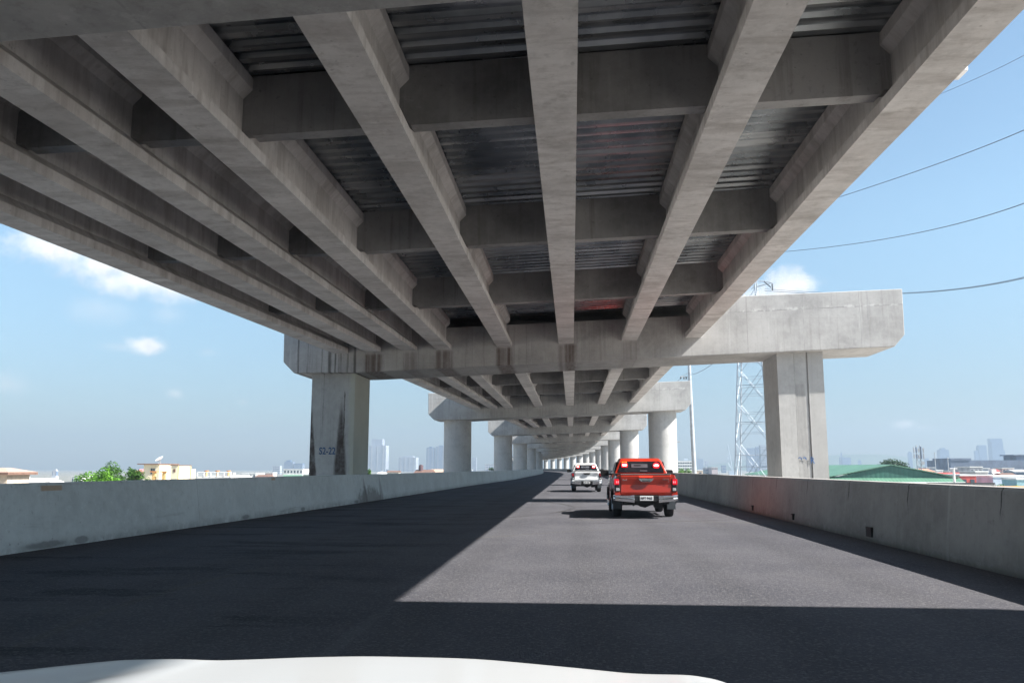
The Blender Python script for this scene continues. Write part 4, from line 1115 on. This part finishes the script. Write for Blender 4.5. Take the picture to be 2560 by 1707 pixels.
hut('shed', 'low white shed beside the brown-roofed house', 'shed', 34, 64, 1196, 80, M_WALLW, M_TENT, depth=4, rh=.35, over=.1)
a, b, z = geo(65, 77, 1190, 110)
t = empty('canopy_tent', ((a + b) / 2, 110, GZ), 'small white peaked tent left of the green trees', 'tent')
H = z - GZ; w = (b - a) / 2
mb = MB(); rings = [[(w * q * sx, w + w * q * sy, H * hh) for sx, sy in ((1, 1), (-1, 1), (-1, -1), (1, -1))] for q, hh in ((1.0, .85), (.55, .88), (.2, .94), (.02, 1.0))]
mb.loft(rings, smooth=False); mb.build('canvas', M_TENT, t)
mb = MB(); mb.box(-w, w, 0, 2 * w, 0, H * .85); mb.build('tent_wall', M_TENT, t)
tower('slim pale high-rise left of the green trees, alone on the horizon', 131, 141, 1175.5, 330, F_WHITE, crown=(.3, .8, .5))
t, hw, H = bld('apartment_block', 'cream yellow rooftop building with flat overhanging roof and satellite dish at left', 'building', 360, 399, 1161, 130, 0, None)
mb = MB(); mb.box(-hw, hw, 0, 6.4, 0, H); mb.build('wall', M_YEL, t)
mb = MB(); mb.box(-hw - .8, hw + .1, -.6, 6.6, H + .003, H + .16); mb.build('roof_slab', M_BROWN, t)
windows(t, M_PANE, [.05, .45], [H - 1.05], .3, .9, 0)
t, hw, H = bld('apartment_block', 'lower cream yellow stair block in front of the dish building', 'building', 428, 445, 1163.5, 126, 0, None)
mb = MB(); mb.box(-hw, hw, 0, 4.4, 0, H); mb.box(-hw + .3, hw - .05, 4.403, 6.3, 0, H - .55); mb.build('wall', M_YEL, t)
for y_ in (.02, 4.2):
    mb = MB(); mb.box(hw - .02, hw + .06, y_, y_ + .3, 0, H - .1); mb.build('pilaster', M_YEL2, t)
mb = MB(); mb.box(-hw - .1, hw + .1, -.12, 4.5, H + .003, H + .09); mb.build('parapet', M_BROWN, t)
mb = MB(); mb.box(-.15, .2, -.05, .03, H - 1.0, H - .5); mb.build('window', M_BROWN, t)
def dish():
    Y = 132; b = at(400, 1159, Y); t = empty('satellite_dish', (b.x, Y, b.z + .05), 'white satellite dish on the cream yellow roof', 'satellite dish')
    mb = MB(); mb.tube([(0, 0, 0), (0, 0, .55)], .05, 8); mb.tube([(-.25, -.2, 0), (0, 0, .4)], .025, 6); mb.tube([(.25, -.2, 0), (0, 0, .4)], .025, 6); mb.build('stand', M_GALV, t)
    mb = MB(); ax = Vector((-.35, -.45, .8)).normalized(); u = ax.cross(Vector((0, 1, 0))).normalized(); w = ax.cross(u); c = Vector((0, -.05, .55))
    mb.loft([[c + ax * (.30 * q * q) + (u * math.cos(2 * math.pi * i / 20) + w * math.sin(2 * math.pi * i / 20)) * .68 * q for i in range(20)] for q in (.03, .35, .65, .85, 1.0)]); mb.build('dish_bowl', M_TENT, t)
    mb = MB(); mb.tube([c, c + ax * .62], .02, 6); mb.build('feed_horn', M_GALV, t)
dish()
def roof_terrace():
    Y = 120; a, b, z = geo(494, 578, 1180, Y); t = empty('roof_terrace', ((a + b) / 2, Y, GZ), 'white rooftop terrace with railing and clay pots right of the cream buildings', 'terrace building')
    hw = (b - a) / 2; H = z - GZ
    mb = MB(); mb.box(-hw, hw, 0, 8, 0, H - .55); mb.build('wall', M_WALLW, t)
    mb = MB(); mb.box(-hw, hw, -.06, .05, H - .06, H + .04); mb.box(-hw, hw, -.03, .03, H - .36, H - .32)
    mb.build('railing', M_TENT, t)
    for k in range(6):
        x = -hw + 2 * hw * k / 5; mb = MB(); mb.box(x - .06, x + .06, -.06, .06, H - .548, H - .065); mb.build('baluster', M_TENT, t)
    mb = MB(); mb.add([(hw - 2.6, 1.2, H - .55), (hw - .2, 1.2, H - .55), (hw - .2, 1.2, H - .05), (hw - 2.6, 2.2, H - .55), (hw - .2, 2.2, H - .55), (hw - .2, 2.2, H - .05)], [(0, 1, 2), (3, 4, 5), (0, 1, 4, 3), (1, 2, 5, 4), (0, 2, 5, 3)]); mb.build('stair_roof', M_WALLG, t)
    for px in (513, 540, 568):
        x = at(px, 1180, Y).x - (a + b) / 2
        mb = MB(); mb.cyl((x, .5, 0), 'z', .16, H - .55, H + .10, 10); mb.build('post', M_YEL2, t)
        mb = MB(); mb.cyl((x, .5, 0), 'z', .32, H + .103, H + .24, 12); mb.build('cap_stone', M_ORANGE, t)
roof_terrace()
for px, lab in ((386, 'left orange-capped roof post in front of the cream building'), (411, 'right orange-capped roof post in front of the cream building')):
    b = at(px, 1180, 118); t = empty('roof_post', (b.x, 118, GZ), lab, 'post'); H = b.z - GZ
    mb = MB(); mb.box(-.22, .22, -.2, .2, 0, H); mb.build('shaft', M_YEL2, t); mb = MB(); mb.box(-.45, .45, -.4, .4, H + .002, H + .16); mb.build('cap_stone', M_ORANGE, t)
hut('house', 'house with a pink sheet roof between the trees and the cream building', 'house', 336, 362, 1172, 160, M_WALLW, M_PINK, depth=6, rh=.9)
t, hw, wz = hut('commercial_building', 'low white building with green base strip left of the stained column', 'building', 709, 757, 1172, 480, M_WALLW, None, depth=16, wins=6)
mb = MB(); mb.box(-hw - .1, hw + .1, -.2, .05, wz - 4.4, wz - 3.4); mb.build('green_strip', plain('pale_green_paint', (.25, .5, .32), .7), t)
a, b, z = geo(932, 969, 1178.5, 190)
t = empty('dome_tent', ((a + b) / 2, 190, GZ), 'low white dome roof behind the barrier right of the stained column', 'dome'); hw = (b - a) / 2; H = z - GZ
mb = MB(); mb.loft([[(hw * math.cos(R(q)) * math.cos(2 * math.pi * i / 28), hw + hw * math.cos(R(q)) * math.sin(2 * math.pi * i / 28), H - 1.3 + 1.3 * math.sin(R(q))) for i in range(28)] for q in (0, 18, 36, 54, 72, 88)]); mb.build('dome_roof', M_TENT, t)
mb = MB(); mb.cyl((0, hw, 0), 'z', hw * .97, 0, H - 1.29, 28); mb.build('wall', M_WALLW, t)
t, hw, wz = hut('house', 'brown-roofed house with a dark water tank, left of the round column', 'house', 1037, 1074, 1173.5, 240, plain('brownish_render', (.45, .34, .28), .8), M_BROWN, depth=9, rh=1.1, wins=2)
x = at(1052, 1170, 243).x - t.location.x
mb = MB(); mb.cyl((x, 3.2, wz + .5), 'z', .68, 0, 1.8, 16); mb.cyl((x, 3.2, wz + 2.3), 'z', .4, 0, .2, 16); mb.build('water_tank', plain('maroon_tank', (.11, .07, .08), .6), t)
hut('house', 'pale tan roofed house touching the left round column', 'house', 1074, 1112, 1172.5, 250, M_WALLW, plain('tan_roof', (.5, .36, .26), .7), depth=9, rh=.9, wins=3)
hut('apartment_block', 'pale clustered low block between the two left round columns', 'apartment block', 1212, 1242, 1160, 1100, F_WHITE, None, depth=25)
hut('apartment_block', 'tiny white block on the horizon right of the rooftop terrace', 'apartment block', 600, 640, 1182, 420, M_WALLW, None, depth=12, wins=5)
hut('apartment_block', 'tiny pale block on the horizon right of the slim high-rise', 'apartment block', 180, 200, 1190, 340, M_WALLW, None, depth=12, wins=4)

M_C = {k: plain(k + '_render_wall', c, .8, var=.2, scale=.5) for k, c in dict(tan=(.48, .38, .28), dusty_pink=(.5, .36, .33), slate=(.16, .2, .26), pale_green=(.38, .48, .38), ivory=(.62, .58, .48), brick=(.34, .15, .10)).items()}
for (x0, x1, yt, Y, w, r, lab) in [
    (2452, 2474, 1170, 330, 'slate', None, 'slate grey box house below the long building, right of the grey two-storey house'),
    (2478, 2500, 1172, 400, 'ivory', M_RED, 'ivory house with a small red roof below the tall hazy tower'),
    (2505, 2535, 1169, 420, 'dusty_pink', None, 'dusty pink flat-roofed house under the long slate building'),
    (2536, 2575, 1173, 360, 'slate', M_WALLG, 'slate house with grey roof at the right edge below the roof room'),
    (2402, 2424, 1173, 300, 'tan', M_WALLG, 'tan house with grey roof at the left foot of the long slate building'),
    (2520, 2550, 1182, 210, 'ivory', M_BROWN, 'ivory house with brown roof above the pale blue wall'),
    (2376, 2398, 1176, 340, 'pale_green', None, 'pale green box house behind the white tee-topped pipe'),
    (2316, 2338, 1168, 420, 'slate', None, 'slate box building directly right of the antenna mast foot')]:
    hut('house', lab, 'house', x0, x1, yt, Y, M_C[w], r, depth=9, rh=1.0, wins=3)
for (x0, x1, yt, Y, w, r, lab) in [
    (578, 604, 1187, 260, 'ivory', None, 'ivory box house right after the rooftop terrace'),
    (640, 668, 1186, 300, 'tan', M_BROWN, 'tan house with brown roof between the terrace and the tower cluster'),
    (664, 682, 1181, 420, 'dusty_pink', None, 'dusty pink box left of the small pale tower'),
    (758, 777, 1181, 330, 'pale_green', M_WALLG, 'pale green house at the left foot of the stained column'),
    (84, 112, 1196, 170, 'ivory', M_TENT, 'ivory shed with white roof between the peaked tent and the slim high-rise'),
    (968, 996, 1176, 420, 'ivory', M_BROWN, 'ivory house with brown roof right of the white dome'),
    (1136, 1180, 1174, 600, 'slate', None, 'slate low block behind the gap between the left round columns')]:
    hut('house', lab, 'house', x0, x1, yt, Y, M_C[w], r, depth=6, rh=.8, wins=3)
# --- trees
def leafmat(name, a, b):
    m, nt, bs = new_mat(name)
    v, x, y, z = coords(nt)
    n = noise(nt, v, 0.9, 4); n2 = noise(nt, v, 7, 3)
    c = mixc(nt, n.sm(0.3, 0.7), a, b); c = mixc(nt, n2.sm(0.5, 0.8) * .5, c, [k * 1.5 for k in b])
    nt.links.new(c.k, bs.inputs['Base Color']); bs.inputs['Roughness'].default_value = .6
    tr = nt.nodes.new('ShaderNodeBsdfTranslucent'); nt.links.new(c.k, tr.inputs[0])
    mx = nt.nodes.new('ShaderNodeMixShader'); mx.inputs[0].default_value = .3
    nt.links.new(bs.outputs[0], mx.inputs[1]); nt.links.new(tr.outputs[0], mx.inputs[2]); nt.links.new(mx.outputs[0], nt.nodes['Material Output'].inputs[0])
    return m
L_BRIGHT = leafmat('bright_leaves', (.06, .18, .012), (.15, .34, .03)); L_MID = leafmat('mid_leaves', (.035, .10, .015), (.08, .18, .03)); L_DARK = leafmat('dark_leaves', (.015, .05, .015), (.04, .09, .03))
M_BARK = plain('bark', (.10, .075, .055), .9)
def tree(label, px, pytop, Y, rx, rz, mat, n=1500, leaf=.30, seed=1, lobes=9, name='tree', cat='tree'):
    tp = at(px, pytop, Y); rnd = random.Random(seed)
    t = empty(name, (tp.x, Y, GZ), label, cat)
    H = tp.z - GZ; cz = H - rz
    trunk = MB(); trunk.tube([(0, 0, 0), (.1, 0, cz * .5), (-.1, .1, cz - rz * .4)], .28 * max(.5, rx / 3), 8, r1=.14 * max(.5, rx / 3))
    L = []
    for k in range(lobes):
        a_ = rnd.uniform(0, 2 * math.pi); q = rnd.uniform(.15, .72); h = rnd.uniform(-.6, .55)
        c = Vector((rx * q * math.cos(a_), rx * q * math.sin(a_), cz + rz * h)); L.append((c, rnd.uniform(.32, .5)))
        trunk.tube([(-.05, .05, cz - rz * .55), c * .5 + Vector((0, 0, (cz - rz * .2) * .5)), c], .07, 5, r1=.02)
    L.append((Vector((0, 0, H - rz * .42)), .42))
    trunk.build('trunk', M_BARK, t)
    mb = MB()
    for i in range(n):
        c, s = L[rnd.randrange(len(L))]
        d = Vector((rnd.gauss(0, 1), rnd.gauss(0, 1), rnd.gauss(0, 1))).normalized() * (rnd.random() ** .4)
        p = c + Vector((d.x * rx * s, d.y * rx * s, d.z * rz * s))
        u = Vector((rnd.gauss(0, 1), rnd.gauss(0, 1), rnd.gauss(0, .6))).normalized(); w = u.cross(Vector((rnd.gauss(0, .5), rnd.gauss(0, .5), 1))).normalized()
        l = leaf * rnd.uniform(.6, 1.3)
        mb.add([p - u * l * .5, p + w * l * .35, p + u * l * .6, p - w * l * .35], [(0, 1, 2, 3)])
    mb.build('crown', mat, t)
tree('bright green tree at left, lowest and leftmost of the clump', 224, 1177, 88, 2.1, 1.5, L_BRIGHT, 1600, .24, 11)
tree('bright green round tree at left, middle of the clump', 262, 1166, 86, 2.1, 1.7, L_BRIGHT, 2200, .24, 12)
tree('darker green taller tree standing behind the bright green clump', 280, 1152, 100, 2.3, 2.2, L_MID, 2000, .28, 13)
tree('mid green bush-like tree between the clump and the cream building', 333, 1171, 96, 1.9, 1.5, L_MID, 1600, .26, 14)
tree('small spindly tree tip between the dark tree and the cream building', 325, 1167, 98, .7, 1.3, L_MID, 500, .24, 15, lobes=4)
tree('dense dark green tree rising behind the green warehouse roof', 2230, 1145, 235, 5.6, 3.0, L_DARK, 3200, .55, 16, lobes=14)
tree('dark tree by the left round columns, just over the barrier', 1238, 1166, 260, 2.3, 1.4, L_DARK, 700, .4, 17)
tree('small green bush at the right foot of the stained column', 924, 1171, 130, .7, 1.1, L_MID, 400, .25, 18, lobes=4, name='bush', cat='bush')
tree('sunny green shrub just over the right barrier at the right edge', 2499, 1207, 85, 1.3, .8, L_MID, 1000, .17, 19, name='bush', cat='bush')
tree('spreading light green shrub at the right edge beside the orange roof', 2540, 1212, 88, 1.6, .7, L_BRIGHT, 1000, .17, 20, name='bush', cat='bush')
tree('yellow-green bushes at the foot of the apartment block by the utility pole', 1704, 1174, 150, 1.1, .9, L_BRIGHT, 700, .22, 21, name='bush', cat='bush')
def palm(label, px, py, Y, h=1.6, seed=2):
    rnd = random.Random(seed); tp = at(px, py, Y); t = empty('palm_tree', (tp.x, Y, GZ), label, 'palm'); H = tp.z - GZ - .7
    mb = MB(); mb.tube([(0, 0, 0), (.15, 0, H * .6), (0, 0, H)], .16, 8, r1=.1); mb.build('trunk', M_BARK, t)
    mb = MB()
    for k in range(15):
        a_ = k * 2.4; e = rnd.uniform(.1, 1.2); pts = []
        for j in range(7):
            q = j / 6 * h; pts.append(Vector((math.cos(a_) * q * math.cos(e), math.sin(a_) * q * math.cos(e), H + q * math.sin(e) - .35 * q * q)))
        for j in range(6):
            d = (pts[j + 1] - pts[j]).normalized(); s = d.cross(Vector((0, 0, 1))).normalized()
            for sg in (1, -1):
                for m_ in (0, .5):
                    p = pts[j].lerp(pts[j + 1], m_); mb.add([p, p + d * .08, p + s * sg * .38 + d * .22 - Vector((0, 0, .14))], [(0, 1, 2)])
    mb.build('crown', L_MID, t)
palm('small palm in front of the apartment block left of the utility pole', 1711, 1168, 140)
palm('second smaller palm nearer the utility pole', 1719, 1175, 142, 1.2, 5)

# ------------------------------------------------------------------ the air
mb = MB(); mb.box(-3900, 3900, -300, 4500, GZ - 1, 190)
hz = mb.build('haze', None) if False else None
me = bpy.data.meshes.new('haze'); me.from_pydata(mb.v, [], mb.f)
hm = bpy.data.materials.new('haze_air'); hm.use_nodes = True
hn = hm.node_tree; hn.nodes.clear()
ho = hn.nodes.new('ShaderNodeOutputMaterial'); pv = hn.nodes.new('ShaderNodeVolumePrincipled')
pv.inputs['Color'].default_value = (0.36, 0.45, 0.56, 1); pv.inputs['Density'].default_value = 0.00030; pv.inputs['Anisotropy'].default_value = 0.2
hn.links.new(pv.outputs[0], ho.inputs['Volume'])
me.materials.append(hm)
haze = bpy.data.objects.new('haze', me); COL.objects.link(haze); haze['kind'] = 'stuff'
